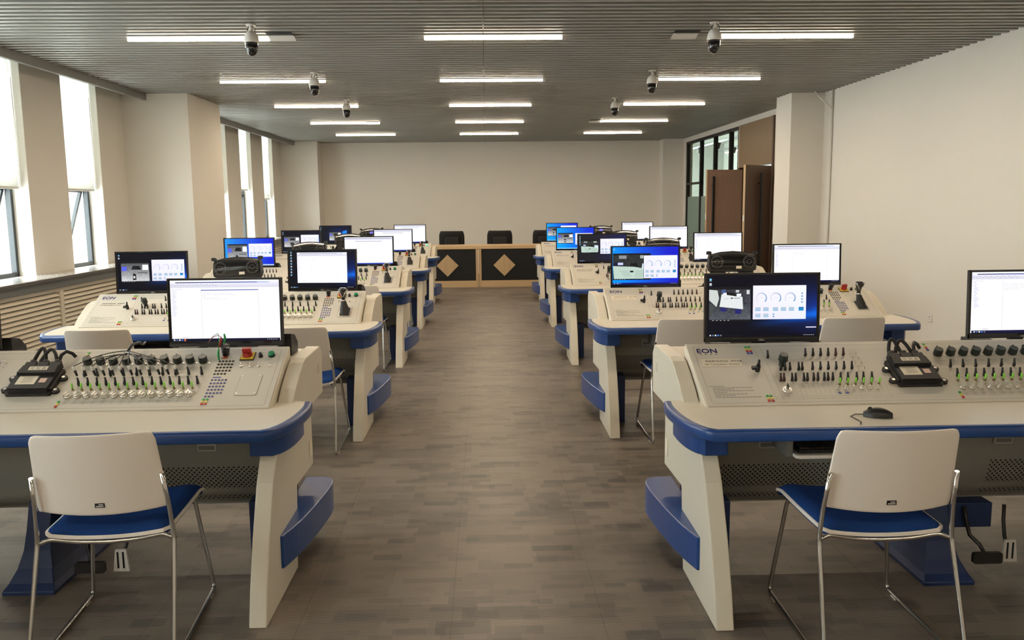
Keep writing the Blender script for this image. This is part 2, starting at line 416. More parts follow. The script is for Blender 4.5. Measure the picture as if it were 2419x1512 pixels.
# radiator cover and stone sill below the windows
def radiator(y0, y1, stiles, nm):
    r = empty(nm[0], (-4.42, y0, 0)); r['kind'] = 'structure'
    MB().box(-.30, .07, 0, y1-y0, .925, .95).obj('sill_slab', M['stone'], r, bevel=.004)
    MB().box(.068, .078, 0, y1-y0, .915, .945).obj('sill_edge', M['stone_edge'], r)
    MB().box(-.28, .05, 0, y1-y0, .835, .925).obj('fascia', M['fascia'], r)
    mb = MB(); z = .085
    while z < .80:
        mb.prism([(-.018, z+.030), (.014, z), (.014, z+.006), (-.014, z+.036)], 0, y1-y0, 'Y')
        z += .047
    mb.obj('louvre_slats', M['louvre'], r)
    MB().box(-.20, -.19, 0, y1-y0, 0, .84).obj('back_board', M['dark'], r)
    f = MB(); f.box(-.02, .02, 0, y1-y0, .80, .835).box(-.02, .02, 0, y1-y0, 0, .08)
    for s in stiles: f.box(-.02, .021, s-y0-.035, s-y0+.035, .08, .80)
    f.obj('louvre_frame', M['louvre'], r, bevel=.002)
    return r
radiator(YN, 2.90, [-1.6, 0, 1.5, 2.86], ('trim_4',))
radiator(4.25, 11.44, [4.29, 5.9, 7.4, 8.90, 10.40, 11.40], ('trim_1',))
radiator(12.80, 20.04, [12.84, 14.4, 15.9, 17.4, 18.9, 20.0], ('trim_2',))
# windows: dark aluminium frame, fixed upper pane, lower sash pushed open at the bottom, cloth roller blind
def window(i, y0, y1):
    wd = empty('window_%d' % (i+1), (-4.90, y0, SILL)); wd['kind'] = 'structure'
    W_, H_ = y1-y0, WTOP-SILL; f = MB(); t = .045; sp = .93   # sash top
    f.box(-.03, .03, 0, t, 0, H_).box(-.03, .03, W_-t, W_, 0, H_).box(-.03, .03, t, W_-t, 0, t).box(-.03, .03, t, W_-t, sp, sp+.06).box(-.03, .03, t, W_-t, H_-t, H_)
    f.obj('window_frame', M['alu'], wd, bevel=.003)
    MB().box(-.004, .004, t, W_-t, sp+.06, H_-t).obj('upper_pane', M['glass'], wd)
    s = MB(); h = sp-t; q = .04
    s.box(-.025, .015, 0, q, -h, 0).box(-.025, .015, W_-2*t-q, W_-2*t, -h, 0).box(-.025, .015, q, W_-2*t-q, -q, 0).box(-.025, .015, q, W_-2*t-q, -h, -h+q)
    so = s.obj('open_sash', M['alu'], wd, loc=(-.035, t, sp), rot=(0, math.radians(17), 0), bevel=.002)
    MB().box(-.008, -.002, q, W_-2*t-q, -h+q, -q).obj('sash_pane', M['glass'], so)
for i, (a, b) in enumerate(WIN): window(i, a, b)
blind_labels = {2: 'white roller blind drawn down the tall window at the left edge of the picture',
                3: 'white roller blind on the tall window just before the big white column',
                5: 'narrow sliver of white roller blind just beyond the big white column',
                6: 'white roller blind on the middle window of the far bay',
                7: 'white roller blind hanging slightly lower, on the last window before the back wall'}
for i, (a, b) in enumerate(WIN):
    if i not in blind_labels: continue
    zb = 1.86 if i != 7 else 1.80
    if i == 6: zb = 1.97
    r = empty('roller_blind', (-4.80, (a+b)/2, zb))
    hw = (b-a)/2-.015
    MB().box(-.001, .001, -hw, hw, 0, WTOP-zb-.02).obj('cloth', M['blind'], r)
    MB().box(-.008, .008, -hw, hw, -.022, .004).obj('bottom_rail', M['rail'], r, bevel=.003)
    MB().tube([(.02, hw-.01, 1.1), (.022, hw-.012, .2), (.03, hw-.02, -.3), (.06, hw-.01, -.42), (.07, hw+.0, -.30), (.03, hw-.004, .1), (.02, hw-.006, 1.1)], .0025, 5).obj('pull_cord', M['white'], r)
    tag(r, blind_labels[i], 'blind', 'roller blinds on the window wall')

# glass partition, timber panel and door opening on the right wall
gp = empty('wall_glass_partition', (XR+.04, 15.80, 0)); gp['kind'] = 'structure'
f = MB(); ym = [0, .58, 1.70, 2.82, 4.06]
for v in ym: f.box(-.035, .045, v, v+.07, 0, 3.0)
f.box(-.035, .045, 0, 4.13, 2.94, 3.0).box(-.035, .045, 0, 4.13, 0, .08)
f.box(-.03, .04, 2.82, 4.06, 2.02, 2.07)
f.obj('black_frame', M['black'], gp)
for a, b in zip(ym[:-1], ym[1:]): MB().box(-.005, .005, a+.07, b, 1.75, 2.94).obj('clear_pane', M['part_glass'], gp)
for a, b in zip(ym[:-1], ym[1:]): MB().box(-.005, .005, a+.07, b, .08, 1.75).obj('frosted_pane', M['frost'], gp)
struct('wall_timber_panel', MB().box(XR-.02, XR+.10, 13.86, 15.70, 2.24, 3.0), M['walnut'])
struct('trim_3', MB().box(XR-.03, XR+.12, 13.80, 13.86, 0, 3.0).box(XR-.03, XR+.12, 15.62, 15.70, 0, 2.24), M['walnut_dark'])
def door(n, loc, rz, w_, m, handle_x, lbl):
    d = empty('door_%d' % n, loc, rz); d['kind'] = 'structure'
    MB().box(0, w_, -.025, .025, .01, 2.20).obj('door_leaf', m, d, bevel=.003)
    MB().box(w_, w_+.006, -.018, .018, .01, 2.20).obj('leaf_edge_lit', M['oak_v'], d)  # paler wood: light falling on the leaf edge, put into its colour
    h = MB(); h.box(handle_x-.02, handle_x+.02, .06, .09, .45, 2.08)
    for z in (.6, 1.9): h.box(handle_x-.012, handle_x+.012, .02, .065, z, z+.03)
    h.obj('pull_handle', M['black'], d, bevel=.004)
    hg = MB()
    for z in (.3, 1.1, 1.85): hg.cyl((-.01, -.03, z), .012, .12, n=10)
    hg.obj('hinges', M['steel'], d)
    MB().box(w_+.005, w_+.009, -.012, .012, 1.32, 1.42).obj('lock_plate', M['white'], d)
door(1, (4.63, 15.46, 0), math.radians(180+14), .70, M['walnut_red'], .60, '')
door(2, (4.60, 13.82, 0), math.radians(180+40), .72, M['walnut_dark'], .36, '')
# corridor beyond the partition
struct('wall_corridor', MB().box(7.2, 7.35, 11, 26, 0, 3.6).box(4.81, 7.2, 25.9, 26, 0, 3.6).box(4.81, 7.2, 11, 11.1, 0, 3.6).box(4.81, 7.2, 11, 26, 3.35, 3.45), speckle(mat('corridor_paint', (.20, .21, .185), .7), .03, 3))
struct('floor_corridor', MB().box(4.81, 7.2, YB, 26, -.1, 0), M['floor'])
struct('trim_corridor_cove', MB().box(7.12, 7.19, 12, 25.5, 3.05, 3.08).box(5.9, 5.96, 12, 25.5, 3.30, 3.33), M['cove'])
for k, (x, z) in enumerate(((5.5, 3.0), (6.4, 3.0))):
    tr = empty('track_light', (x, 18, z))
    MB().box(-.02, .02, -5, 6, .0, .04).obj('rail', M['black'], tr)
    for yy in (-3.2, -1.4, .4, 2.2, 4): MB().cyl((0, yy, 0), .045, -.14, (0.3, 0, 1), 12).obj('spot_head', M['black'], tr)
    tag(tr, 'black ceiling track with spotlights in the corridor behind the glass, %s of two' % ('nearer' if k == 0 else 'farther'), 'track light', 'corridor track lights')

# conduit with diagonal brace at the right column
cd = MB().cyl((4.642, 11.50, 0), .013, ZC, n=12); cd.tube([(4.635, 11.5, 2.86), (4.52, 11.6, 3.0), (4.46, 11.66, ZC-.005)], .012, 8)
tag(cd.obj('conduit_pipe', M['conduit']), 'white conduit pipe with a short diagonal brace up the right wall beside the column', 'pipe')
# wall outlet
wo_ = empty('wall_outlet', (XR, 8.74, .40))
MB().box(-.010, 0, -.043, .043, -.043, .043).obj('cover_plate', M['white'], wo_, bevel=.003)
sk = MB()
for dy, dz in ((-.012, .012), (.012, .012), (0, -.012)): sk.box(-.0112, -.009, dy-.003, dy+.003, dz-.006, dz+.006)
sk.obj('socket_slots', M['dark'], wo_)
tag(wo_, 'small white socket plate low on the right wall above the second console', 'outlet')

# ------------------------------------------------------------------ ceiling light strips
tube_x = [(-3.084, -1.855, 'left'), (-.520, .695, 'middle'), (2.065, 3.284, 'right')]
rown = ['nearest the viewer', 'second from the viewer', 'third from the viewer', 'fourth from the viewer', 'farthest away by the back wall']
def strip(x0, x1, y, label):
    r = empty('strip_light', ((x0+x1)/2, y, ZC)); h = (x1-x0)/2
    MB().box(-h, h, -.021, .021, -.003, 0).obj('housing', M['white'], r)
    MB().prism(rrect(-h+.002, h-.002, -.018, .018, .017), -.028, -.0031, 'Z').obj('diffuser', M['tube_side'], r)
    MB().prism(rrect(-h+.004, h-.004, -.016, .016, .015), -.0295, -.0282, 'Z').obj('lower_lens', M['tube'], r)
    tag(r, label, 'ceiling light', 'linear ceiling lights')
for i in range(5):
    for x0, x1, side in tube_x:
        strip(x0, x1, (7.805+2.614*i)*.990, 'glowing %s strip light in the ceiling row %s' % (side, rown[i]))
for i in (-1, -3):
    for x0, x1, side in tube_x:
        strip(x0, x1, 7.805+2.614*i, ('unseen %s strip light in the row just above the top edge of the picture' if i == -1 else 'unseen %s strip light in the row over the viewer') % side)
# ------------------------------------------------------------------ dome cameras and hatches
def dome_camera(x, y, label):
    r = empty('dome_camera', (x, y, ZC)); r.scale = (.88, .88, .95)
    MB().cyl((0, 0, 0), .045, -.012, n=20).cyl((0, 0, 0), .02, -.06, n=14).obj('ceiling_mount', M['white'], r)
    mb = MB(); mb.tube([(.01, -.01, -.01), (.045, -.02, -.04), (.03, -.01, -.085)], .004, 6); mb.tube([(-.01, -.01, -.01), (-.03, -.015, -.05), (-.01, -.01, -.085)], .004, 6)
    mb.obj('cable', M['black'], r)
    MB().lathe([(.026, -.055), (.046, -.072), (.062, -.10), (.068, -.138), (.068, -.148), (.058, -.151)], 24).obj('upper_housing', M['white'], r)
    MB().lathe([(.056, -.150), (.057, -.20), (.052, -.225), (.036, -.248), (.014, -.262), (.002, -.264)], 24).obj('dark_dome', M['black_gloss'], r)
    MB().lathe([(.001, -.262), (.008, -.264), (.008, -.268), (.001, -.271)], 10).obj('lens', M['white'], r)
    tag(r, label, 'security camera', 'dome cameras under the ceiling')
for k, (y, xl, xr) in enumerate(((7.2, -1.88, 1.90), (9.75, -1.88, 1.88), (12.2, -1.92, 1.83))):
    nm = ('nearest', 'middle', 'farthest')[k]
    dome_camera(xl, y, '%s of the three dome cameras hanging in a line left of the aisle' % nm)
    dome_camera(xr, y, '%s of the three dome cameras hanging in a line right of the aisle' % nm)
def hatch(x, y, s, label):
    r = empty('ceiling_hatch', (x, y, ZC))
    MB().box(-.11, .11, -.09, .05, -.004, 0).obj('dark_opening', M['dark'], r)
    MB().box(-.11, .11, -.05, .05, -.004, .004).obj('hanging_flap', M['white'], r, loc=(0, .055, -.020), rot=(math.radians(-14), 0, 0))
    tag(r, label, 'hatch', 'small ceiling hatches')
hatch(-1.74, 7.62, 1, 'small white flap hanging from a dark gap beside the nearest left dome camera')
hatch(1.76, 7.62, 1, 'small white flap hanging from a dark gap beside the nearest right dome camera')
hatch(-1.98, 15.5, 1, 'tiny dark ceiling hatch near the fourth left strip light')
hatch(1.98, 15.5, 1, 'tiny dark ceiling hatch near the fourth right strip light')

# ------------------------------------------------------------------ the training console (built once at the origin, then copied)
ANG = math.atan2(.206, .415)
def PN(u, v, h=0): return (u, .47+v*math.cos(ANG)-h*math.sin(ANG), .765+v*math.sin(ANG)+h*math.cos(ANG))
def soft(pts, n=4):
    """Catmull-Rom points through an open outline"""
    P_ = [Vector((*p, 0)) for p in pts]; out = []
    for i in range(len(P_)-1):
        a, b, c, d = P_[max(0, i-1)], P_[i], P_[i+1], P_[min(len(P_)-1, i+2)]
        for k in range(n):
            t = k/n; q = .5*((2*b)+(c-a)*t+(2*a-5*b+4*c-d)*t*t+(3*b-a-3*c+d)*t**3); out.append((q.x, q.y))
    return out+[tuple(P_[-1][:2])]
con = empty('training_console', (0, 0, 0))
OUT = [(0, 0), (.565, 0), (.62, .37), (.99, .36), (.99, .665), (1.255, .665), (1.27, .87), (1.225, .916), (.885, .916), (.82, .905), (.735, .865), (.64, .815), (.575, .762), (.32, .68), (.21, .55), (.10, .30), (.03, .12)]
LEG = [(0, 0), (.565, 0), (.62, .37), (.985, .36), (.985, .68), (.40, .715), (.32, .66), (.21, .52), (.11, .32), (.04, .14)]
CAP = [(.54, .757), (.40, .70), (.60, .665), (1.255, .665), (1.272, .87), (1.225, .916), (.885, .916), (.82, .905), (.74, .868), (.645, .818), (.57, .766)]
for s in (-1, 1):
    a, b = (1.028, 1.098) if s > 0 else (-1.098, -1.028)
    MB().prism(LEG, a, b, 'X').obj('side_leg', M['cream'], con, bevel=.005)
    a, b = (1.037, 1.106) if s > 0 else (-1.106, -1.037)
    cap = MB().prism([(.57, .764), (.60, .665), (1.255, .665), (1.272, .87), (1.225, .916), (.885, .916), (.82, .905), (.74, .868), (.645, .818)], a, b, 'X').obj('end_cap', M['cream'], con, bevel=.004, seg=2)
    xo = s*1.1065
    vent = MB()
    for k in range(4): vent.box(min(xo, xo+s*.002), max(xo, xo+s*.002), 1.14, 1.18, .79+k*.012, .794+k*.012)
    vent.obj('vent_slots', M['handle_grey'], cap)
    # blue crescent guard around the foot of the leg
    ol = [(1.09, .27), (1.108, .272), (1.140, .40), (1.168, .58), (1.188, .78), (1.196, .92), (1.186, 1.01), (1.15, 1.06), (1.04, 1.07), (1.04, .62), (1.09, .58)]
    ol = ol[:1]+soft(ol[1:9], 4)+ol[9:]
    MB().prism([(s*x, y) for x, y in ol], .124, .268, 'Z').obj('blue_foot_guard', M['blue'], con, bevel=.006, seg=2)
    a, b = sorted((s*.925, s*1.026))
    MB().box(a, b, .44, .95, 0, .36).obj('blue_floor_box', M['blue_dark'], con, bevel=.004)
    # blue corner block under the table end
    bl = [(.99, .27), (1.085, .27), (1.118, .32), (1.138, .40), (1.146, .50), (1.145, .60), (1.10, .60), (1.10, .45), (.99, .45)]
    bl = bl[:1]+soft(bl[1:6], 4)+bl[6:]
    MB().prism([(s*x, y) for x, y in bl], .614, .722, 'Z').obj('blue_corner_block', M['blue'], con, bevel=.006)
    a, b = sorted((s*1.099, s*1.1005))
    lab = MB().box(a, b, .905, .965, .42, .50); lab.obj('rating_label', M['paper'], con)
# table top: laminate field with rounded blue edge
def tab_outline(off):
    q = [(1.075+off*.6, .12-off), (1.105+off*.8, .145-off*.5), (1.130+off, .20), (1.150+off, .28), (1.162+off, .38), (1.166+off, .50), (1.155+off, .60)]
    q = q[:1]+soft(q[1:], 3)
    return [(-x, y) for x, y in reversed(q)] + q
ti = tab_outline(0); to = tab_outline(.032)
MB().prism([*ti, (1.10, .62), (-1.10, .62)], .735, .767, 'Z').obj('table_top', M['table'], con)
mb = MB(); prof = [(0, .7672), (.45, .7682), (.85, .766), (.98, .758), (1.0, .745), (.98, .728), (.90, .722), (0, .722)]
rows = []
for k in range(len(ti)):
    a, b = Vector(ti[k]), Vector(to[k])
    rows.append([(a.x+(b.x-a.x)*t, a.y+(b.y-a.y)*t, z) for t, z in prof+prof[:1]])
mb.grid(rows, 0, True, False); n_ = len(prof)
mb.add(rows[0][:n_], [tuple(range(n_))]); mb.add(rows[-1][:n_], [tuple(reversed(range(n_)))])
mb.obj('blue_table_edge', M['blue'], con)
MB().box(-1.02, 1.02, .20, .56, .705, .733).obj('table_frame', M['handle_grey'], con)
# body below and behind
MB().prism([(.50, .70), (.505, .60), (.515, .50), (.545, .40), (.60, .32), (.66, .30), (.66, .315), (.62, .34), (.56, .42), (.53, .52), (.525, .70)], -1.027, 1.027, 'X', smooth=True).obj('perforated_front', M['perf'], con)
MB().box(-1.027, 1.027, .64, .70, .285, .315).obj('front_lip', M['grey_panel'], con)
MB().box(-.012, .012, .494, .505, .33, .70).obj('door_joint', M['grey_panel'], con)
for x in (-.75, -.29, .29, .74):
    h = MB().prism(rrect(x-.042, x+.042, .575, .625, .006), .494, .503, 'Y').obj('door_handle', M['handle_grey'], con)
    MB().box(x-.034, x+.034, .4925, .4945, .583, .600).obj('handle_recess', M['grey_panel'], h)
MB().prism([(.60, .36), (.98, .36), (.98, .66), (1.25, .66), (1.25, .90), (.895, .90), (.895, .74), (.60, .74)], -1.027, 1.027, 'X').obj('rear_housing', M['cream'], con)
MB().prism([(.47+.004, .745), (.47, .766), (.885-.008, .972), (.885, .972), (.895, .965), (.895, .74)], -1.03, 1.03, 'X').obj('panel_body', M['cream'], con, bevel=.003)
# centre pedestal with flared foot
mb = MB(); rows = []
for z, hw, y0, y1 in ((0, .11, .34, .95), (.015, .11, .34, .95), (.04, .095, .37, .93), (.09, .075, .41, .90), (.16, .058, .44, .88), (.24, .05, .46, .87), (.36, .05, .50, .87)):
    rows.append([(-hw, y0, z), (hw, y0, z), (hw, y1, z), (-hw, y1, z), (-hw, y0, z)])
mb.grid(rows, 0, False); mb.add(rows[-1][:4], [(0, 1, 2, 3)])
mb.obj('centre_pedestal', M['blue_dark'], con, bevel=.004)
MB().box(.05, .30, .56, .66, .17, .283).obj('pedal_mount', M['blue_dark'], con, bevel=.003)
bp_ = MB().tube([(.165, .55, .27), (.175, .54, .20), (.18, .52, .15), (.205, .48, .12), (.215, .46, .09)], .009, 8).obj('brake_pedal', M['black'], con)
MB().prism(rrect(.155, .285, .050, .100, .012), .435, .455, 'Y').obj('pedal_pad', M['rubber'], bp_)
ap = MB().tube([(.36, .57, .27), (.355, .56, .20), (.345, .53, .14), (.34, .50, .10)], .008, 8).obj('accelerator_pedal', M['black'], con)
MB().prism([(.305, .04), (.375, .04), (.365, .14), (.318, .14)], .475, .487, 'Y').obj('pedal_plate', M['white'], ap)
for gx in (.328, .352): MB().box(gx-.004, gx+.004, .4735, .4749, .055, .13).obj('pedal_groove', M['black'], ap)

# the sloped control panel with its printed circuit drawing
pf = MB(); UW = 1.03
pf.box(-UW+.008, UW-.008, .006, .458, .0, .005, 0)
def pline(u0, v0, u1, v1, w_=.0011, mi=1):
    d = Vector((u1-u0, v1-v0)); L_ = d.length; d /= L_; nrm = Vector((-d.y, d.x))*w_
    pf.add([(u0-nrm.x, v0-nrm.y, .0054), (u1-nrm.x, v1-nrm.y, .0054), (u1+nrm.x, v1+nrm.y, .0054), (u0+nrm.x, v0+nrm.y, .0054)], [(0, 1, 2, 3)], mi)
def ring(pts, w_=.001, mi=1):
    for p, q in zip(pts, pts[1:]+pts[:1]): pline(*p, *q, w_, mi)
ring(rrect(-1.0, 1.0, .023, .436, .008, 3))
ring(rrect(.852, .952, .092, .240, .006, 3))
for v in (.425, .403, .387, .060, .045): pline(-.72, v, .08, v, .0006)
for v in (.425, .403, .387): pline(.13, v, .70, v, .0006)
for v in (.335, .267, .235, .176, .128): pline(.10, v, .69, v, .0006)
for u in (-.715, -.685): pline(u, .04, u, .42, .0008)
for i in range(22): 
    u = -.66+i*.0215; pline(u, .04+.02*(i % 3), u+.006, .15, .0005)
for i in range(14): pline(.127+.0407*i, .045+.01*(i % 2), .127+.0407*i, .09, .0005)
for i in range(14):
    u = .127+.0407*i; pline(u-.009, .065, u+.009, .065, .0009); pline(u-.009, .055, u+.005, .055, .0009)
for i in range(10): pline(.118+.0588*i, .302, .150+.0588*i, .302, .0013); pline(.118+.0588*i, .294, .140+.0588*i, .294, .0009)
for i in range(6): pline(-.495+.036*i, .322, -.475+.036*i, .322, .0009); pline(-.495+.036*i, .213, -.475+.036*i, .213, .0009)
# light grey field behind the module and note paragraph
for i, (v, l) in enumerate(((.139, .05), (.128, .175), (.117, .085), (.106, .17), (.095, .055), (.084, .14), (.073, .09), (.062, .185))):
    u = -.988+(.012 if i else 0)
    while u < -.988+l+.012:
        du = .007+random.random()*.012; pline(u, v, u+du, v, .0018, 2); u += du+.0025
for i in range(4): pf.box(-.978+i*.024, -.971+i*.024, .373, .379, .005, .0054, 2)
for u in (.82, .86, .90, .96): pline(u, .328, u+.02, .328, .001, 2)
for u in (.905, .955): pline(u, .412, u+.018, .412, .001, 2)
# sockets: five rows black, six rows blue
for r_ in range(5):
    for c_ in range(5):
        if r_ == 4 and c_ == 4: continue
        pf.cyl((.729+c_*.0155, .347-r_*.024, .005), .0058, .0015, n=12, mi=3)
for r_ in range(6):
    for c_ in range(5 if r_ < 5 else 3):
        pf.cyl((.730+c_*.0153, .206-r_*.0234, .005), .0056, .002, n=12, mi=4); pf.cyl((.730+c_*.0153, .206-r_*.0234, .007), .002, .0004, n=8, mi=3)
pf.box(.727, .765, .222, .231, .005, .0055, 4)
ctl = pf.obj('control_panel', [M['panel'], M['panel_line'], M['print_dark'], M['dark'], M['socket_blue']], con, loc=PN(0, 0), rot=(ANG, 0, 0))
def sub(name, me, u, v, h=.005, rz=0, label=None):
    o = link(name, me, ctl, (u, v, h), (0, 0, rz))
    if label: o['label'] = label
    return o
# meshes of the small controls (z = out of the panel)
mb = MB(); n = 10
mb.cyl((0, 0, 0), .016, .004, n=20, mi=0); mb.cyl((0, 0, .004), .0205, .030, n=8, r2=.019, mi=0, smooth=False); mb.box(-.003, .003, .010, .024, .022, .035)
k_me = mb.mesh('rotary_knob', [M['knob']])
mb = MB(); mb.cyl((0, 0, 0), .0065, .012, n=12); mb.tube([(0, 0, .006), (0, .004, .013), (-.001, .010, .024), (-.002, .014, .034)], .0045, 8, rs=[.0068, .006, .0045, .0042])
p_me = mb.mesh('banana_plug', [M['black']]); p_red = mb.mesh('banana_plug', [M['plug_red']])
mb = MB(); mb.cyl((0, 0, 0), .0065, .005, n=6, mi=0, smooth=False); mb.cyl((0, 0, .005), .004, .007, n=10, mi=0); mb.cyl((0, 0, .012), .0042, .022, (0, .35, 1), 10, mi=1)
t_me = mb.mesh('toggle_switch', [M['brassy'], M['lime']])
mb = MB(); mb.cyl((0, 0, 0), .014, .012, n=16); mb.cyl((0, 0, .012), .012, .008, n=16, r2=.010)
for a in range(4): mb.xf(Matrix.Rotation(PI/4, 4, 'Z')) if a else None; mb.box(-.002, .002, .002, .0165, .004, .0235)
pk_me = mb.mesh('metal_knob', [M['steel']])
mb = MB(); mb.tube([(-.014, 0, 0), (-.013, 0, .008), (-.008, .002, .012), (.008, .002, .012), (.013, 0, .008), (.014, 0, 0)], .0022, 6)
br_me = mb.mesh('bridge_plug', [M['steel']])
sc_me = MB().cyl((0, 0, 0), .004, .004, n=10).mesh('screw', [M['steel']])
mt_me = MB().cyl((0, 0, 0), .007, .006, n=12).cyl((0, 0, .006), .0035, .014, (0, .4, 1), 8).mesh('mini_toggle', [M['steel']])
led = {c: MB().cyl((0, 0, 0), .0068, .003, n=14, r2=.0055).mesh('indicator', [M['led_'+c]]) for c in ('green', 'yellow', 'red', 'blue')}
for i in range(10):
    sub('rotary_knob', k_me, .125+.0588*i, .345, rz=.3*math.sin(i*3)); sub('screw', sc_me, .155+.0588*i, .335); sub('banana_plug', p_me, .143+.0588*i, .252, rz=.2*math.sin(i))
for i in range(14):
    sub('banana_plug', p_me, .144+.0406*i, .184, rz=.15*math.cos(i*2)); sub('toggle_switch', t_me, .130+.0406*i, .150); sub('metal_knob', pk_me, .127+.0407*i, .100, rz=.35*math.sin(i*5))
for u in (-.638, -.618, -.596, -.556, -.540): sub('banana_plug', p_me, u, .248)
for i in range(6): sub('banana_plug', p_me if i < 4 else p_red, -.492+.0355*i, .353); sub('banana_plug', p_me, -.492+.036*i, .250)
for u in (-.661, -.646, -.610, -.594, -.557, -.541, -.513, -.494, -.465, -.448, -.427, -.392, -.359, -.319, -.289, -.251): sub('banana_plug', p_red if u < -.64 else p_me, u, .170)
sub('banana_plug', p_me, -.671, .343)
st = MB(); st.cyl((0, 0, 0), .011, .03, n=12); st.box(-.028, .008, -.008, .008, .012, .024); st.cyl((0, 0, .03), .007, .028, (.1, .4, 1), 10, r2=.005)
sub('stacked_plug', st.mesh('stacked_plug', [M['black']]), -.745, .245)
mb = MB(); mb.cyl((0, 0, 0), .014, .045, n=14); mb.cyl((0, 0, .030), .022, .032, n=9, r2=.019, smooth=False)
sub('large_knob', mb.mesh('large_knob', [M['knob']]), -.622, .285)
mb = MB(); mb.cyl((0, 0, 0), .019, .012, n=20); mb.cyl((0, 0, .012), .015, .006, n=20, r2=.012)
ks = sub('key_switch', mb.mesh('key_switch', [M['steel']]), -.655, .098)
MB().box(-.002, .002, -.010, .010, .018, .036).prism(rrect(-.010, .010, .0, .020, .006), -.003, .003, 'Z').obj('key', M['black'], ks)
for i in range(4): sub('bridge_plug', br_me, -.267, .359-.036*i)
for i in range(6): sub('toggle_switch', t_me, -.408+.0352*i, .136); sub('mini_toggle', mt_me, -.427+.0358*i, .106)
for u, v, c in [(-.752, .425, 'green'), (-.736, .425, 'green'), (-.752, .410, 'yellow'), (-.736, .410, 'yellow'), (-.752, .394, 'red'), (-.736, .394, 'red'), (-.752, .378, 'blue'), (-.736, .378, 'blue'),
                (-.750, .067, 'green'), (-.734, .067, 'green'), (-.750, .051, 'yellow'), (-.734, .051, 'yellow'), (-.750, .035, 'red'), (-.734, .035, 'red'),
                (.097, .428, 'green'), (.097, .413, 'yellow'), (.097, .398, 'red'), (.097, .383, 'blue'), (.100, .069, 'green'), (.100, .053, 'yellow'), (.100, .036, 'red'),
                (.727, .068, 'green'), (.743, .068, 'green'), (.727, .053, 'yellow'), (.743, .053, 'yellow'), (.727, .038, 'red'), (.743, .038, 'red'), (-.426, .080, 'blue'), (-.392, .080, 'blue')]:
    sub('indicator', led[c], u, v, h=.0055)
# main rotary power switch
mb = MB(); mb.box(-.033, .033, -.030, .030, 0, .004, 1); mb.box(-.029, .029, -.026, .026, .004, .010, 0)
ps = sub('power_switch', mb.mesh('power_switch', [M['yellow'], M['black']]), .852, .381)
mb = MB(); mb.cyl((0, 0, .010), .024, .016, n=20, r2=.021); mb.box(-.020, .020, -.008, .008, .026, .050); mb.box(-.006, .006, -.019, .019, .026, .034)
mb.obj('red_handle', M['red'], ps, rot=(0, 0, .1), bevel=.002)
mb = MB(); mb.cyl((0, 0, 0), .011, .012, n=14, r2=.009); mb.cyl((0, 0, .012), .007, .010, n=12)
sub('small_knob', mb.mesh('small_knob', [M['black']]), .912, .380)
mb = MB(); mb.cyl((0, 0, 0), .016, .006, n=20, mi=1); mb.cyl((0, 0, .006), .0145, .014, n=20, r2=.0135, mi=0)
sub('green_button', mb.mesh('green_button', [M['green'], M['black']]), .962, .386)
for u in (.839, .880, .919): sub('mini_toggle', mt_me, u, .305)
mb = MB(); mb.box(-.006, .006, -.004, .004, 0, .003)
sub('usb_port', mb.mesh('usb_port', [M['steel']]), .968, .307)
mb = MB(); mb.cyl((0, 0, 0), .010, .05, n=12)
for k in range(3): mb.box(-.010, .018+.004*k, -.008, .008, .006+k*.016, .016+k*.016)
mb.box(-.014, .014, -.022, -.008, 0, .002, 1)
sub('stacked_plug', mb.mesh('stacked_plug', [M['black'], M['orange']]), .745, .390)
# lettering
lt = text_mesh('EON', .047, [M['navy']], 'logo_lettering', True, .0003, sx=1.0)
link('logo_lettering', lt, ctl, (-.990, .386, .0056))
# the black control module screwed onto the middle of the panel
cm = MB(); 
cm.prism(rrect(-.100, .100, -.075, .105, .012), 0, .014, 'Z', 0)
cm.box(-.085, .085, -.058, .10, .014, .034, 0); cm.prism([(-.084, .040), (.084, .040), (.078, .095), (-.078, .095)], .034, .046, 'Z', 0)
for k in range(5): cm.box(-.085, .085, -.066+k*.0, -.060, .010+k*.004, .012+k*.004, 0)
for k in range(7): cm.box(-.066, .066, -.070+k*.003, -.0688+k*.003, .014, .0155+k*.002, 0)
for x, yv in ((-.112, .045), (-.112, -.035), (.112, .045), (.112, -.045)): cm.cyl((x, yv, 0), .017, .012, n=16)
cm.box(-.10, -.08, -.05, .08, .010, .022); cm.box(.08, .10, -.05, .08, .010, .022)
for x in (-.055, 0, .055): cm.box(x-.024, x+.024, .10, .128, .008, .040); cm.cyl((x, .128, .024), .016, .018, (0, 1, .3), 12)
mod = sub('control_module', cm.mesh('control_module', [M['rubber']]), -.052, .185)
bolt_me = MB().cyl((0, 0, .012), .008, .004, n=6, smooth=False).mesh('bolt', [M['steel']])
for x, yv in ((-.112, .045), (-.112, -.035), (.112, .045), (.112, -.045)): link('bolt', bolt_me, mod, (x, yv, 0))
def loop(x0, x1, h, top, off=0):
    return [(x0+(x1-x0)*t, .146+off+top*math.sin(PI*t)**.8*.9, .024+h*.62*math.sin(PI*t)) for t in [i/10 for i in range(11)]]
MB().tube(loop(-.062, -.005, .055, .07), .008, 10).obj('corrugated_cable', M['rubber'], mod)
MB().tube(loop(-.030, .045, .050, .06, .002), .008, 10).obj('corrugated_cable', M['rubber'], mod)
MB().tube([(.055, .146, .026), (.060, .175, .042), (.074, .20, .044), (.095, .205, .028), (.108, .20, .010)], .008, 10).obj('corrugated_cable', M['rubber'], mod)
lb = MB().box(-.068, .028, .0, .030, .0342, .0346).mesh('module_label', [M['paper']])
MB().box(-.042, .042, .058, .084, .0462, .0466).obj('module_title_label', M['paper'], mod)
tm = text_mesh('控 制 器', .020, [M['print_dark']], 'label_lettering', False, .0002, 'CENTER'); link('label_lettering', tm, mod, (0, .063, .0467))
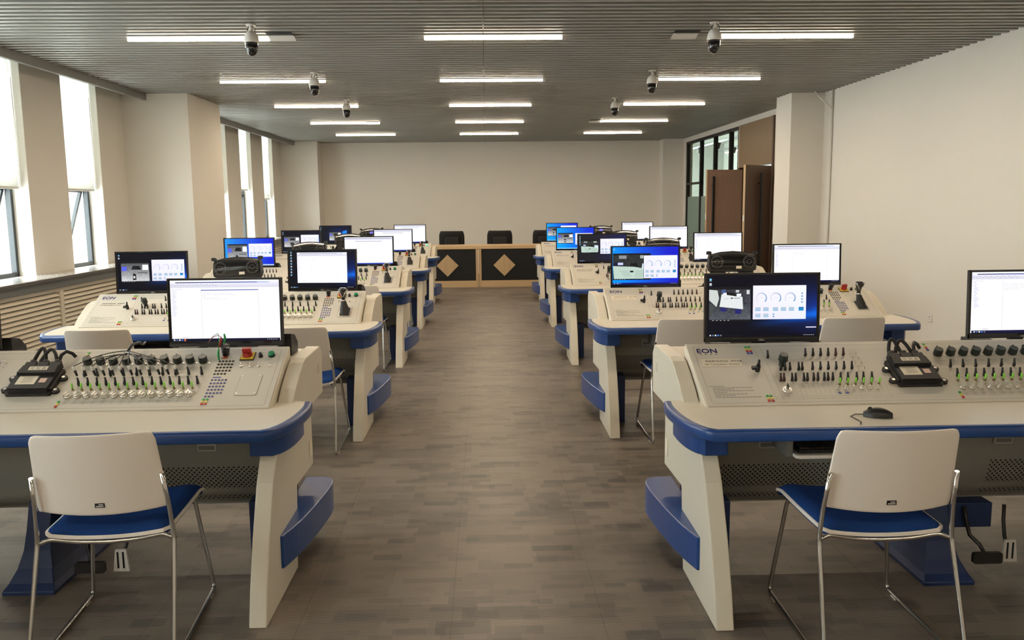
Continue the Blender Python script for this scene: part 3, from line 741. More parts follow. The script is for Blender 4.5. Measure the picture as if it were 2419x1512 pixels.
mb = MB(); mb.box(-.066, .018, -.030, .030, .0342, .0346, 0)
for k in range(8): mb.box(-.052+.006*(k % 3), .004-.006*(k % 2), .022-k*.0055, .0235-k*.0055, .0346, .0348, 1)
mb.obj('module_data_label', [M['paper'], M['print_dark']], mod)
MB().box(.032, .062, -.018, .012, .0342, .0346).obj('module_sticker', M['paper_pink'], mod)

# things that differ: cover plate, gear shifter, cream name label, plain lettering
plate = MB(); plate.prism(rrect(-.048, .048, -.073, .073, .004, 2), 0, .002, 'Z')
plate_me = plate.mesh('cover_plate', [M['panel']])
mb = MB(); mb.prism(rrect(-.046, .046, -.062, .062, .010), 0, .006, 'Z', 0); mb.prism(rrect(-.036, .036, -.052, .052, .008), .006, .010, 'Z', 1)
sh_base = mb.mesh('gear_shifter', [M['steel'], M['black']])
mb = MB(); rows = []
R0 = Matrix.Rotation(-ANG, 3, 'X')      # lever stands upright although the base slopes
for t, hw, hd in ((0, .036, .050), (.012, .036, .046), (.03, .031, .034), (.055, .024, .026), (.075, .019, .019), (.085, .013, .013)):
    cx_, cz_ = -.012*t/.085, t
    p0 = R0 @ Vector((cx_, -.005+.32*t, cz_))
    rows.append([tuple(p0+Vector((hw*math.cos(a), hd*math.sin(a), 0))) for a in [2*PI*k/12 for k in range(13)]])
mb.grid(rows); sh_boot = mb.mesh('leather_boot', [M['leather']])
def sh_pt(x, y, z): return R0 @ Vector((x-.012, y+.024, z-.030))
mb = MB(); mb.tube([sh_pt(0, 0, .105), sh_pt(0, 0, .118)], .015, 12, 1); 
mb.tube([sh_pt(0, 0, .118), sh_pt(0, .0, .15), sh_pt(0, -.004, .175), sh_pt(0, -.008, .195), sh_pt(0, -.008, .208)], .02, 14, 0, [.015, .018, .026, .034, .022])
mb.tube([sh_pt(-.036, -.012, .196), sh_pt(-.022, -.032, .18), sh_pt(-.004, -.026, .14)], .0035, 8, 1); mb.tube([sh_pt(.036, -.012, .196), sh_pt(.022, -.032, .18), sh_pt(.004, -.026, .14)], .0035, 8, 1)
sh_knob = mb.mesh('shift_knob', [M['black_gloss'], M['chrome']])
lab_me = MB().box(-.984, -.800, .281, .337, .0055, .0062).mesh('name_label', [M['paper']])
t1 = text_mesh('新能源汽车实训台 · 信号仿真', .0165, [M['print_dark']], 'label_lettering', False, .0002, sx=.80)
t2 = text_mesh('NEV Training Station - Simulation', .0165, [M['print_dark']], 'label_lettering', False, .0002, sx=.72)

FY = {'L': [3.166, 5.80, 8.50, 11.19, 13.84], 'R': [3.054, 5.76, 8.49, 11.18, 13.88]}
CX = {'L': [-1.98, -1.98, -1.965, -1.965, -1.98], 'R': [1.96, 1.945, 1.95, 1.95, 1.98]}
CLAB = {'L0': 'frontmost console left of the aisle, black test leads across its plugs',
        'L1': 'second console left of the aisle, carrying the monitor with the icon column',
        'L2': 'third console left of the aisle, behind the one with the icon column monitor',
        'L3': 'fourth console left of the aisle, mostly hidden by the third',
        'L4': 'farthest console left of the aisle, with a lit green button',
        'R0': 'frontmost console right of the aisle, with a mouse on its table top',
        'R1': 'second console right of the aisle, carrying the bright blue monitor',
        'R2': 'third console right of the aisle, carrying the dark grey monitor',
        'R3': 'fourth console right of the aisle, just clear of the third',
        'R4': 'farthest console right of the aisle, its end beside the oak desks'}
kids = children_of(); consoles = {}
first = True
for side in 'LR':
    for i in range(5):
        c = con if first else copy_tree(con, kids)
        first = False
        c.location = (CX[side][i], FY[side][i], 0)
        tag(c, CLAB[side+str(i)], 'console', 'cream control consoles with blue table edges')
        consoles[side+str(i)] = c
kids = children_of()
for key, c in consoles.items():
    ct = [k for k in kids[c.name] if k.name.startswith('control_panel')][0]
    if key[1] == '0':
        o = link('cover_plate', plate_me, ct, (.902, .166, .005))
        for du in (-.040, .040):
            for dv in (-.062, .062): link('screw', sc_me, ct, (.902+du, .166+dv, .006))
    else:
        g = link('gear_shifter', sh_base, ct, (.905, .155, .005))
        link('leather_boot', sh_boot, g, (0, 0, .008)); link('shift_knob', sh_knob, g, (0, 0, .008))
    if key in ('R0', 'R1', 'L0'):
        link('name_label', lab_me, ct, (0, 0, 0))
    lx = -.965
    link('title_lettering', t1, ct, (lx, .315, .0063)); link('title_lettering', t2, ct, (lx-.008, .292, .0063))
    if key == 'L4':
        for k in kids[ct.name]:
            if k.name.startswith('green_button'):
                me = k.data.copy(); me.materials[0] = M['led_on']; k.data = me; k['label'] = 'lit green button'

# keyboard trays with keyboards
def tray(c, idx, dx):
    x, y, z = c.location
    t = empty('keyboard_tray', (x+dx, y+.30, .615)); 
    MB().prism(rrect(-.235, .235, -.10, .11, .02), 0, .014, 'Z').obj('tray_board', M['white'], t, bevel=.003)
    for bx_ in (-.262, .236): MB().box(bx_, bx_+.026, -.06, .11, .0, .082).obj('slide_bracket', M['grey_panel'], t)
    MB().box(-.235, .235, .10, .11, .014, .05).obj('rear_stop', M['black'], t)
    kb = empty('keyboard', (x+dx, y+.295, .6305))
    MB().box(-.215, .215, -.065, .065, 0, .014).obj('keyboard_body', M['black'], kb, bevel=.003)
    kk = MB()
    for r_ in range(5):
        for q in range(20): kk.box(-.208+q*.0208, -.190+q*.0208, -.056+r_*.023, -.037+r_*.023, .014, .021)
    kk.obj('keys', M['black'], kb)
    nm = {'R0': 'front console on the right of the aisle', 'R1': 'second console on the right of the aisle', 'L1': 'second console on the left of the aisle'}[idx]
    tag(t, 'sliding tray under the '+nm, 'tray', 'keyboard trays')
    tag(kb, 'black keyboard under the '+nm, 'keyboard', 'keyboards on trays')
for k in ('R0', 'R1', 'L1'): tray(consoles[k], k, -.50)

# ------------------------------------------------------------------ displays
class Scr:
    """flat display picture made of coloured cells; x right, y down, both 0..1"""
    W_, H_ = .527, .2965
    def __init__(s): s.v = []; s.f = []; s.c = []; s.k = 0
    def P(s, x, y): return ((x-.5)*s.W_, -s.k*.00012, (.5-y)*s.H_)
    def poly(s, pts, cols):
        if isinstance(cols[0], (int, float)): cols = [cols]*len(pts)
        s.k += 1; o = len(s.v); s.v += [s.P(*p) for p in pts]; s.f.append(tuple(range(o, o+len(pts))))
        s.c += [(*lin(c), 1) for c in cols]
    def rect(s, x0, y0, x1, y1, c): s.poly([(x0, y1), (x1, y1), (x1, y0), (x0, y0)], c if not isinstance(c[0], (int, float)) else [c]*4)
    def cells(s, x0, y0, x1, y1, nx, ny, fn):
        s.k += 1
        for j in range(ny):
            for i in range(nx):
                a, b = x0+(x1-x0)*i/nx, x0+(x1-x0)*(i+1)/nx; c, d = y0+(y1-y0)*j/ny, y0+(y1-y0)*(j+1)/ny
                o = len(s.v); s.v += [s.P(a, d), s.P(b, d), s.P(b, c), s.P(a, c)]; s.f.append((o, o+1, o+2, o+3))
                for p in ((i, j+1), (i+1, j+1), (i+1, j), (i, j)): s.c.append((*lin(fn(p[0]/nx, p[1]/ny)), 1))
    def ringseg(s, cx, cy, r0, r1, a0, a1, c, n=14):
        asp = s.W_/s.H_
        for i in range(n):
            a, b = math.radians(a0+(a1-a0)*i/n), math.radians(a0+(a1-a0)*(i+1)/n)
            q = lambda r, t: (cx+r*math.cos(t), cy-r*asp*math.sin(t))
            s.poly([q(r0, a), q(r0, b), q(r1, b), q(r1, a)], [tuple(c(i/n))]*4 if callable(c) else [c]*4); s.k -= 1
        s.k += 1
    def mesh(s, name):
        me = bpy.data.meshes.new(name)
        # keep every layer in front of the previous one, facing -Y
        me.from_pydata(s.v, [], s.f); me.materials.append(M['display'])
        ca = me.color_attributes.new('Col', 'FLOAT_COLOR', 'CORNER'); i = 0
        for p, f in zip(me.polygons, s.f):
            for li, vi in zip(p.loop_indices, f): ca.data[li].color = s.c[vi]
        me.update(); return me
def mixc(a, b, t): return tuple(a[i]+(b[i]-a[i])*max(0, min(1, t)) for i in range(3))
def wall_dark(s, glow=(1.0, .55)):
    def fn(x, y):
        d = math.hypot((x-glow[0])*1.2, (y-glow[1])*1.0); g = max(0, 1-d/.75)**2
        st = math.exp(-((y-.66-(.9-x)*.28)/.07)**2)*max(0, x-.35)*1.3
        c = mixc((4, 6, 22), (10, 50, 150), g); c = mixc(c, (0, 120, 255), min(1, st)); return c
    s.cells(0, 0, 1, 1, 24, 14, fn)
def wall_blue(s, c0=(0, 150, 250), c1=(25, 30, 205)): s.cells(0, 0, 1, 1, 12, 4, lambda x, y: mixc(c0, c1, x*1.15-.05+(.5-y)*.15))
def icons(s, n=2, y0=.05):
    for i in range(n): s.rect(.018, y0+i*.075, .038, y0+.033+i*.075, (120, 190, 230) if i % 2 == 0 else (210, 215, 225)); s.rect(.016, y0+.038+i*.075, .040, y0+.046+i*.075, (150, 155, 170))
def taskbar(s, c=(6, 8, 22)):
    s.rect(0, .955, 1, 1, c)
    for i, cc in enumerate(((210, 215, 225), (90, 120, 160), (240, 240, 245), (70, 130, 230), (120, 125, 140))): s.rect(.02+i*.024, .966, .034+i*.024, .988, cc)
    for i in range(6): s.rect(.88+i*.017, .972, .89+i*.017, .982, (170, 175, 190))
def camwin(s, x0, y0, x1, y1, kind=0, title=True):
    s.rect(x0, y0-.04, x1, y1+.03, (22, 22, 26))
    for i in range(5): s.rect(x0+.03+i*.035, y1+.006, x0+.045+i*.035, y1+.02, (150, 150, 155))
    rnd = random.Random(kind*11+3)
    X = lambda t: x0+(x1-x0)*t; Y = lambda t: y0+(y1-y0)*t
    if kind == 0:   # a desk seen from above on a dark floor
        s.cells(x0, y0, x1, y1, 22, 14, lambda x, y: mixc((38, 40, 46), (150, 156, 168), .25*rnd.random()+.5*max(0, y-.45)+.25*max(0, x-.6)))
        s.poly([(X(0), Y(.35)), (X(.18), Y(.58)), (X(.24), Y(.3)), (X(.2), Y(.03)), (X(0), Y(0))], (205, 212, 206))
        s.poly([(X(0), Y(1)), (X(.06), Y(.85)), (X(.14), Y(.6)), (X(.1), Y(.52)), (X(0), Y(.45))], (70, 76, 74))
        s.poly([(X(.25), Y(.57)), (X(.82), Y(.66)), (X(.8), Y(.25)), (X(.30), Y(.15))], (226, 229, 230))
        s.poly([(X(.27), Y(.72)), (X(.42), Y(.74)), (X(.42), Y(.62)), (X(.27), Y(.6))], (38, 40, 110)); s.poly([(X(.63), Y(.8)), (X(.76), Y(.82)), (X(.78), Y(.67)), (X(.63), Y(.65))], (32, 34, 110))
        s.rect(X(.30), Y(0), X(.40), Y(.13), (70, 90, 140)); s.rect(X(.64), Y(.02), X(.72), Y(.1), (200, 205, 210)); s.rect(X(.9), Y(.02), X(.97), Y(.16), (210, 214, 218))
        s.poly([(X(.38), Y(.17)), (X(.66), Y(.23)), (X(.62), Y(.14)), (X(.52), Y(.10)), (X(.4), Y(.12))], (26, 26, 28))
        s.rect(X(.34), Y(.11), X(.42), Y(.18), (235, 238, 255)); s.rect(X(.66), Y(.14), X(.77), Y(.23), (235, 240, 255))
        s.rect(X(.52), Y(.27), X(.57), Y(.31), (60, 60, 64)); s.rect(X(.59), Y(.28), X(.74), Y(.30), (120, 120, 124)); s.rect(X(.37), Y(.3), X(.47), Y(.31), (150, 150, 154))
    elif kind == 1:  # a console close up
        s.cells(x0, y0, x1, y1, 16, 10, lambda x, y: mixc((58, 62, 62), (30, 34, 34), rnd.random()*.8))
        s.poly([(X(.03), Y(1)), (X(.97), Y(1)), (X(1), Y(.62)), (X(.55), Y(.50)), (X(0), Y(.46))], (190, 212, 200))
        s.poly([(X(0), Y(.46)), (X(.02), Y(.30)), (X(.27), Y(.30)), (X(.29), Y(.45))], (30, 34, 60)); s.rect(X(.13), Y(.32), X(.27), Y(.42), (205, 212, 250))
        s.poly([(X(.76), Y(.56)), (X(.98), Y(.62)), (X(.99), Y(.40)), (X(.78), Y(.36))], (215, 232, 245)); s.poly([(X(.45), Y(.45)), (X(.68), Y(.49)), (X(.64), Y(.36)), (X(.48), Y(.34))], (22, 24, 24))
        s.rect(X(.72), Y(.02), X(.9), Y(.15), (170, 180, 170)); s.rect(X(.16), Y(.02), X(.36), Y(.16), (140, 146, 150))
        for i in range(6): s.rect(X(.18+.02*i), Y(.66+.045*i), X(.4+.02*i), Y(.668+.045*i), (120, 140, 130)); s.rect(X(.58), Y(.67+.05*i), X(.9), Y(.678+.05*i), (110, 130, 120))
        s.rect(X(.45), Y(.66), X(.54), Y(.73), (20, 24, 24))
    else:            # grey picture of a console with a bright screen each side
        s.cells(x0, y0, x1, y1, 18, 12, lambda x, y: mixc((90, 92, 96), (215, 217, 218), (y-.15)*1.1+rnd.random()*.35-.12))
        s.rect(X(.02), Y(.18), X(.2), Y(.42), (90, 100, 235)); s.rect(X(.76), Y(.08), X(.97), Y(.38), (245, 248, 252))
        s.poly([(X(.36), Y(.34)), (X(.72), Y(.36)), (X(.66), Y(.14)), (X(.42), Y(.14))], (28, 28, 32))
        s.poly([(X(.40), Y(.95)), (X(.53), Y(.92)), (X(.52), Y(.6)), (X(.42), Y(.55))], (30, 30, 32)); s.rect(X(.43), Y(.72), X(.49), Y(.84), (235, 235, 235))
        for i in range(7): s.rect(X(.60+.05*i), Y(.50), X(.63+.05*i), Y(.56), (40, 40, 44)); s.rect(X(.05+.04*i), Y(.66+.02*(i % 2)), X(.07+.04*i), Y(.68+.02*(i % 2)), (70, 70, 74))
def gaugewin(s, x0, y0, x1, y1, strong=1.0):
    s.rect(x0, y0, x1, y1, [(236, 232, 250), (232, 236, 252), (244, 246, 255), (242, 240, 252)])
    X = lambda t: x0+(x1-x0)*t; Y = lambda t: y0+(y1-y0)*t; w_ = x1-x0
    for i in range(3):
        cx, cy = X(.16+.27*i), Y(.37)
        s.ringseg(cx, cy, .082*w_, .104*w_, 215, -45, lambda t: mixc((222, 220, 238), (90, 140, 195), (t-.25)*1.2*strong), 16)
        s.rect(cx-.035*w_, Y(.355), cx+.04*w_, Y(.362), (190, 188, 205))
    for i in range(4): s.rect(X(.905), Y(.21+.087*i), X(.94), Y(.262+.087*i), (150, 175, 205))
    for i, u in enumerate((.045, .195, .375, .525, .675)): s.rect(X(u), Y(.64), X(u+.10), Y(.755), [(150, 195, 225), (150, 195, 225), (190, 200, 215), (190, 200, 215)])
    s.rect(X(.86), Y(.64), X(.955), Y(.755), [(20, 150, 220), (20, 150, 220), (60, 120, 175), (60, 120, 175)])
    for u in (.045, .195): s.rect(X(u), Y(.83), X(u+.10), Y(.94), [(160, 200, 226), (160, 200, 226), (195, 200, 215), (195, 200, 215)])
    for v in (.83, .90): s.rect(X(.37), Y(v), X(.405), Y(v+.04), (120, 165, 205))
def ide(s, x0=0, y0=0, x1=1, y1=1, header=True, seed=1):
    rnd = random.Random(seed); X = lambda t: x0+(x1-x0)*t; Y = lambda t: y0+(y1-y0)*t
    s.rect(x0, y0, x1, y1, (252, 252, 255))
    s.rect(x0, Y(.03), x1, Y(.12), [(214, 214, 228), (214, 214, 228), (238, 236, 250), (238, 236, 250)])
    s.rect(X(.05), Y(.028), X(.80), Y(.042), [(30, 30, 90), (50, 90, 180), (50, 90, 180), (20, 20, 60)]); s.rect(X(.80), Y(.028), X(.91), Y(.042), (150, 180, 225))
    for i in range(16): s.rect(X(.01+.027*i), Y(.07+.012*(i % 2)), X(.025+.027*i), Y(.079+.012*(i % 2)), (165, 165, 185))
    s.rect(X(.005), Y(.14), X(.11), Y(.152), (225, 225, 238))
    for i in range(26): s.rect(X(.012+.006*(i % 3)), Y(.165+.0165*i), X(.03+.006*(i % 3)+.03*rnd.random()), Y(.171+.0165*i), (190, 188, 225))
    s.rect(X(.285), Y(.14), X(.288), Y(.99), (205, 205, 215)); s.rect(X(.81), Y(.14), X(.813), Y(.99), (205, 205, 215))
    if header: s.rect(X(.285), Y(.155), X(.81), Y(.168), (80, 90, 165))
    for i in range(6):
        u = .30
        for _ in range(rnd.randint(1, 4)):
            du = .02+.06*rnd.random(); s.rect(X(u), Y(.195+i*.022), X(u+du), Y(.2+i*.022), (205, 205, 215)); u += du+.012
    s.rect(X(.10), Y(.93), X(.16), Y(.937), (160, 160, 170))
scr = {}
s = Scr(); wall_dark(s); icons(s, 2); camwin(s, .015, .23, .395, .72, 0); gaugewin(s, .415, .17, .90, .72); s.rect(.90, .845, .995, .862, (225, 220, 240)); taskbar(s); scr['dark'] = s.mesh('screen')
s = Scr(); wall_dark(s); icons(s, 2); camwin(s, .055, .28, .46, .75, 2); gaugewin(s, .50, .19, .975, .75, .5); taskbar(s); scr['dark2'] = s.mesh('screen')
s = Scr(); wall_dark(s, (.6, .5)); icons(s, 3); camwin(s, .30, .36, .68, .82, 2); s.poly([(.7, .5), (.86, .45), (.88, .25), (.74, .3)], (20, 130, 240)); taskbar(s); scr['dark3'] = s.mesh('screen')
s = Scr(); s.cells(0, 0, 1, 1, 10, 4, lambda x, y: mixc((30, 30, 38), (34, 34, 90), (x-.3)*1.2)); icons(s, 5); camwin(s, .05, .24, .42, .66, 1); gaugewin(s, .46, .16, .96, .72, .5); taskbar(s, (28, 28, 40)); scr['grey'] = s.mesh('screen')
s = Scr(); wall_blue(s); icons(s, 1, .04); camwin(s, .005, .21, .58, .85, 1); s.rect(.47, .21, .58, .85, (30, 30, 34)); gaugewin(s, .475, .23, .985, .84); taskbar(s, (16, 24, 120)); scr['blue'] = s.mesh('screen')
s = Scr(); wall_blue(s, (30, 150, 240), (20, 40, 215)); camwin(s, .05, .24, .46, .88, 2); gaugewin(s, .49, .19, .97, .68, .4); taskbar(s, (190, 215, 250)); scr['blue2'] = s.mesh('screen')
s = Scr(); wall_blue(s, (0, 165, 250), (10, 50, 220)); camwin(s, .03, .28, .44, .72, 2); gaugewin(s, .50, .26, .97, .80, .4); taskbar(s, (130, 205, 250)); scr['cyan'] = s.mesh('screen')
s = Scr(); wall_blue(s, (0, 165, 250), (20, 40, 220)); camwin(s, .03, .24, .44, .70, 2); gaugewin(s, .46, .13, .97, .66, .4); taskbar(s, (120, 200, 250)); scr['cyan2'] = s.mesh('screen')
s = Scr(); ide(s); taskbar(s, (10, 12, 40)); s.rect(.118, .960, .132, .995, (230, 110, 70)); scr['ide'] = s.mesh('screen')
s = Scr(); ide(s, header=False, seed=4); taskbar(s, (16, 18, 60)); scr['ide2'] = s.mesh('screen')
s = Scr(); s.rect(0, 0, 1, 1, (252, 252, 255)); s.rect(0, .02, 1, .09, (215, 215, 235)); s.rect(.03, .03, .97, .045, (120, 125, 170)); s.rect(.22, .14, .78, .158, (150, 150, 190)); taskbar(s, (30, 60, 170)); scr['blank'] = s.mesh('screen')
s = Scr(); wall_dark(s, (1.05, .6)); icons(s, 9, .03); ide(s, .12, .05, .88, .86, False, 9); taskbar(s); scr['desk'] = s.mesh('screen')

cas = MB(); hw, hh = .2775, .1665
cas.box(-hw, hw, 0, .016, -hh, hh, 0); cas.prism(rrect(-.20, .20, -.12, .12, .03), .016, .042, 'Y', 0)
cas_me = cas.mesh('casing', [M['black']])
bez = MB()
for b in ((-hw, hw, hh-.006, hh), (-hw, hw, -hh, -hh+.022), (-hw, -hw+.0065, -hh, hh), (hw-.0065, hw, -hh, hh)): bez.box(b[0], b[1], -.0045, .0, b[2], b[3], 0)
bez_me = bez.mesh('bezel', [M['black_gloss']])
dl = text_mesh('DELL', .014, [M['white']], 'brand_lettering', False, .0002, 'CENTER')
neck_me = MB().box(-.035, .035, .045, .065, -.186, .03).mesh('stand_neck', [M['black']])
base = MB()
base.prism([(-.24, 0), (-.15, 0), (-.13, .10), (-.25, .10)], 0, .055, 'Z'); base.prism([(.15, 0), (.24, 0), (.25, .10), (.13, .10)], 0, .055, 'Z'); base.box(-.25, .25, .09, .17, 0, .022)
base.prism([(.055, 0), (.185, 0), (.185, .05), (.13, .095), (.055, .11)], .245, .30, 'X')
base_me = base.mesh('stand_base', [M['black']])
def monitor(x, y, yaw, kind, label, zc=1.130, tilt=3):
    r = empty('monitor', (x, y, .902), math.radians(yaw))
    R_ = (-math.radians(tilt), 0, 0)
    h = zc-.902
    c = link('casing', cas_me, r, (0, 0, h), R_); link('bezel', bez_me, r, (0, 0, h), R_)
    link('screen', scr[kind], r, (0, -.0005, h+.008), R_)
    d = link('brand_lettering', dl, c, (0, -.0048, -hh+.005), (PI/2, 0, 0)); d.data = dl
    link('stand_neck', neck_me, r, (0, 0, h-.04)); link('stand_base', base_me, r, (0, -.005, 0))
    tag(r, label, 'monitor', 'monitors standing on the consoles')
    return r
mon = {  # key: (du, kind, yaw, label)
 'L0': [(-.66, 'dark', 0, 'black monitor cut off at the left edge of the picture, on the front left console'), (.705, 'ide', -1, 'big white-screened monitor at the front left, its page nearly blank')],
 'L1': [(-.66, 'dark2', 3, 'dark monitor by the louvred cover, showing a grey camera picture and dials'), (.675, 'desk', -5, 'monitor with a column of desktop icons beside one white window, left of the aisle')],
 'L2': [(-.65, 'blue2', 1, 'blue-screened monitor behind the nearest instrument cluster, left side of the room'), (.66, 'blank', -1, 'white-screened monitor directly behind the one with the icon column')],
 'L3': [(-.66, 'dark3' if False else 'dark2', 1, 'dark monitor on the fourth left console, small camera picture and dials'), (.64, 'blank', 0, 'white-screened monitor on the fourth console left of the aisle')],
 'L4': [(-.62, 'dark3', 1, 'farthest dark monitor on the left, showing only a small camera picture'), (.66, 'blank', 0, 'farthest white-screened monitor on the left, beside a lit green button')],
 'R0': [(-.635, 'dark', -2, 'big dark monitor at the front right, showing a desk from above'), (.655, 'ide2', 0, 'white-screened monitor cut off at the right edge of the picture')],
 'R1': [(-.68, 'blue', 0, 'bright blue monitor with a camera picture and three dials, second row right of the aisle'), (.62, 'ide2', 0, 'large white-screened monitor standing against the bare right wall')],
 'R2': [(-.66, 'grey', 0, 'dark grey monitor partly hidden behind the bright blue one'), (.64, 'ide2', 0, 'white-screened monitor in front of the dark wooden door leaf')],
 'R3': [(-.68, 'cyan', 0, 'sky blue monitor on the fourth right console, overlapping the one behind'), (.66, 'ide2', 0, 'white-screened monitor on the fourth right console, below the glass partition')],
 'R4': [(-.66, 'cyan2', 0, 'farthest sky blue monitor, right of the back desks'), (.66, 'ide2', 0, 'farthest white-screened monitor on the right side')]}
for k, l in mon.items():
    for du, kind, yaw, label in l:
        monitor(CX[k[0]][int(k[1])]+du, FY[k[0]][int(k[1])]+.985, yaw, kind, label)

# ------------------------------------------------------------------ instrument clusters on brackets behind the panels (rows 2 to 5)
hs = [(-.185, .0), (-.190, .03), (-.186, .10), (-.178, .125), (-.10, .143), (0, .150), (.10, .143), (.178, .125), (.186, .10), (.190, .03), (.185, .0), (.165, -.012), (-.165, -.012)]
cl_h = MB().prism(hs, 0, .075, 'Y').mesh('housing', [M['black']])
rows = []
for t in [i/6 for i in range(7)]:
    rows.append([(-.172+.344*u, -.003-.011*math.sin(PI*t), .004+(.118+.014*math.sin(PI*u))*t) for u in [j/10 for j in range(11)]])
cl_l = MB().grid(rows).mesh('curved_lens', [M['black_gloss']])
def dial_mesh():
    mb = MB()
    for rr, wd in ((.047, .0012), (.018, .0012)):
        for i in range(28):
            a, b = 2*PI*i/28, 2*PI*(i+1)/28
            mb.add([(rr*math.cos(a), 0, rr*math.sin(a)), (rr*math.cos(b), 0, rr*math.sin(b)), ((rr+wd)*math.cos(b), 0, (rr+wd)*math.sin(b)), ((rr+wd)*math.cos(a), 0, (rr+wd)*math.sin(a))], [(0, 1, 2, 3)])
    for i in range(13):
        a = math.radians(225-i*22.5); c_, s_ = math.cos(a), math.sin(a); px, pz = -s_*.0009, c_*.0009
        mb.add([(c_*.034-px, 0, s_*.034-pz), (c_*.046-px, 0, s_*.046-pz), (c_*.046+px, 0, s_*.046+pz), (c_*.034+px, 0, s_*.034+pz)], [(0, 1, 2, 3)])
    return mb.mesh('dial', [mat('dial_print', (.30, .30, .29), .5)])
dial_me = dial_mesh()
ears = [MB().prism([(q*.205, .128), (q*.165, .118), (q*.165, .145), (q*.180, .152), (q*.203, .150)], .01, .03, 'Y').mesh('mounting_ear', [M['black']]) for q in (-1, 1)]
brk = MB().prism([(-.17, -.012), (-.05, -.012), (-.075, -.045), (-.12, -.06), (-.20, -.115), (-.27, -.125), (-.27, -.16), (-.13, -.16)], .03, .06, 'Y').prism([(.17, -.012), (.05, -.012), (.075, -.045), (.13, -.07), (.18, -.16), (.12, -.16), (.08, -.07)], .03, .06, 'Y').box(-.27, .2, .03, .06, -.172, -.16).mesh('bracket', [M['black']])
lbl_me = MB().box(-.022, .022, -.0042, -.003, .006, .028).mesh('sticker', [M['paper']])
lcd = MB().box(-.030, .030, -.0165, -.015, .048, .088).mesh('lit_display', [mat('cluster_lcd', (.02, .02, .05), .3, emit=(.22, .2, .9), estr=.5)])
CLL = {'L1': 'black instrument cluster with two dials behind the front white monitor', 'L2': 'black instrument cluster behind the monitor with the icon column', 'L3': 'black instrument cluster on the fourth left console, half hidden', 'L4': 'farthest left instrument cluster, with a small lit violet display',
       'R1': 'black instrument cluster with a bright reflection line, above the big dark monitor', 'R2': 'black instrument cluster just above the bright blue monitor', 'R3': 'black instrument cluster with reflection, behind the dark grey monitor', 'R4': 'farthest right instrument cluster, with a small lit violet display'}
for k, lb_ in CLL.items():
    i = int(k[1]); x, y = CX[k[0]][i], FY[k[0]][i]+.99
    r = empty('instrument_cluster', (x+(.025 if k[0] == 'R' else 0), y, 1.096)); r.rotation_euler = (math.radians(-10), math.radians(-2 if k[0] == 'L' else 0), math.radians(-2))
    link('housing', cl_h, r); l = link('curved_lens', cl_l, r)
    for sx_ in (-.128, .128): link('dial', dial_me, l, (sx_, -.0155, .062))
    link('mounting_ear', ears[0], r); link('mounting_ear', ears[1], r); link('sticker', lbl_me, r, (.045, -.012, .0)); b_ = link('bracket', brk, r, (0, 0, -.002))
    if i == 4: link('lit_display', lcd, r, (0, 0, 0))
    tag(r, lb_, 'instrument cluster', 'instrument clusters between the monitors')

# ------------------------------------------------------------------ chairs
ch = empty('chair', (0, 0, 0))
def seat_z(x, y):
    t = (y+.245)/.515
    return .452+.020*(abs(x)/.225)**2.2-.004*math.sin(PI*t)+(-.028*((t-.8)/.2)**2 if t > .8 else 0)
def sgrid(hw0, hw1, y0, y1, dz, n=12, edge=0):
    rows = []
    for j in range(n+1):
        t = j/n; y = y0+(y1-y0)*t; hw_ = hw0+(hw1-hw0)*t
        inset = .022*max(0, (abs(2*t-1)-.84)/.16)**3
        rows.append([((hw_-inset)*(2*i/n-1), y, seat_z((hw_-inset)*(2*i/n-1), y)+dz*(1-max(0, (abs(2*i/n-1)-.75)/.25)**2*edge)*(1-max(0, (abs(2*t-1)-.8)/.2)**2*edge)) for i in range(n+1)])
    return rows
MB().slab(sgrid(.222, .236, -.245, .270, 0, 26), (0, 0, -.012)).obj('seat_shell', M['shell'], ch)
MB().slab(sgrid(.214, .228, -.237, .264, .028, 28, .85), (0, 0, -.026)).obj('seat_pad', M['fabric'], ch)
rows = []; nb = 28
for j in range(nb+1):
    t = j/nb; r_ = []
    for i in range(nb+1):
        a = 2*i/nb-1; hw_ = .229-.018*t
        cr = .010*max(0, (t-.90)/.10)**2+.004*max(0, (.06-t)/.06)
        x = a*(hw_-cr); z = .556-.016*(1-a*a)*(1-t)+.300*t-(.004*max(0, (abs(a)-.9)/.1)**2 if t > .9 else 0)
        y = -.245-.075*t-.030*(1-a*a)
        r_.append((x, y, z))
    rows.append(r_)
MB().slab(rows, (0, .011, 0)).obj('backrest', M['shell'], ch, bevel=.003)
lg = MB().box(-.017, .017, -.2875, -.278, .574, .590, 0).box(-.013, .013, -.2882, -.2875, .577, .580, 1).box(-.004, .012, -.2882, -.2875, .583, .586, 1)
lg.obj('maker_plate', [M['black'], M['white']], ch)
def smooth_path(pts, n=5):
    out = []
    for i in range(len(pts)):
        if i in (0, len(pts)-1): out.append(Vector(pts[i])); continue
        p0, p1, p2 = Vector(pts[i-1]), Vector(pts[i]), Vector(pts[i+1]); r = min(.03, (p1-p0).length*.4, (p2-p1).length*.4)
        a = p1+(p0-p1).normalized()*r; b = p1+(p2-p1).normalized()*r
        for k in range(n+1):
            t = k/n; out.append(a*(1-t)**2+p1*2*t*(1-t)+b*t*t)
    return out
for s_ in (-1, 1):
    X_ = lambda v: s_*v
    MB().tube(smooth_path([(X_(.222), -.292, .695), (X_(.231), -.262, .56), (X_(.238), -.250, .44), (X_(.250), -.390, .010), (X_(.250), .245, .010), (X_(.205), .185, .425), (X_(.170), .15, .436)]), .0085, 10).obj('side_frame', M['chrome'], ch)
    for yv in (.17, -.30): MB().box(X_(.250)-.008, X_(.250)+.008, yv-.02, yv+.02, 0, .008).obj('floor_glide', M['white'], ch)
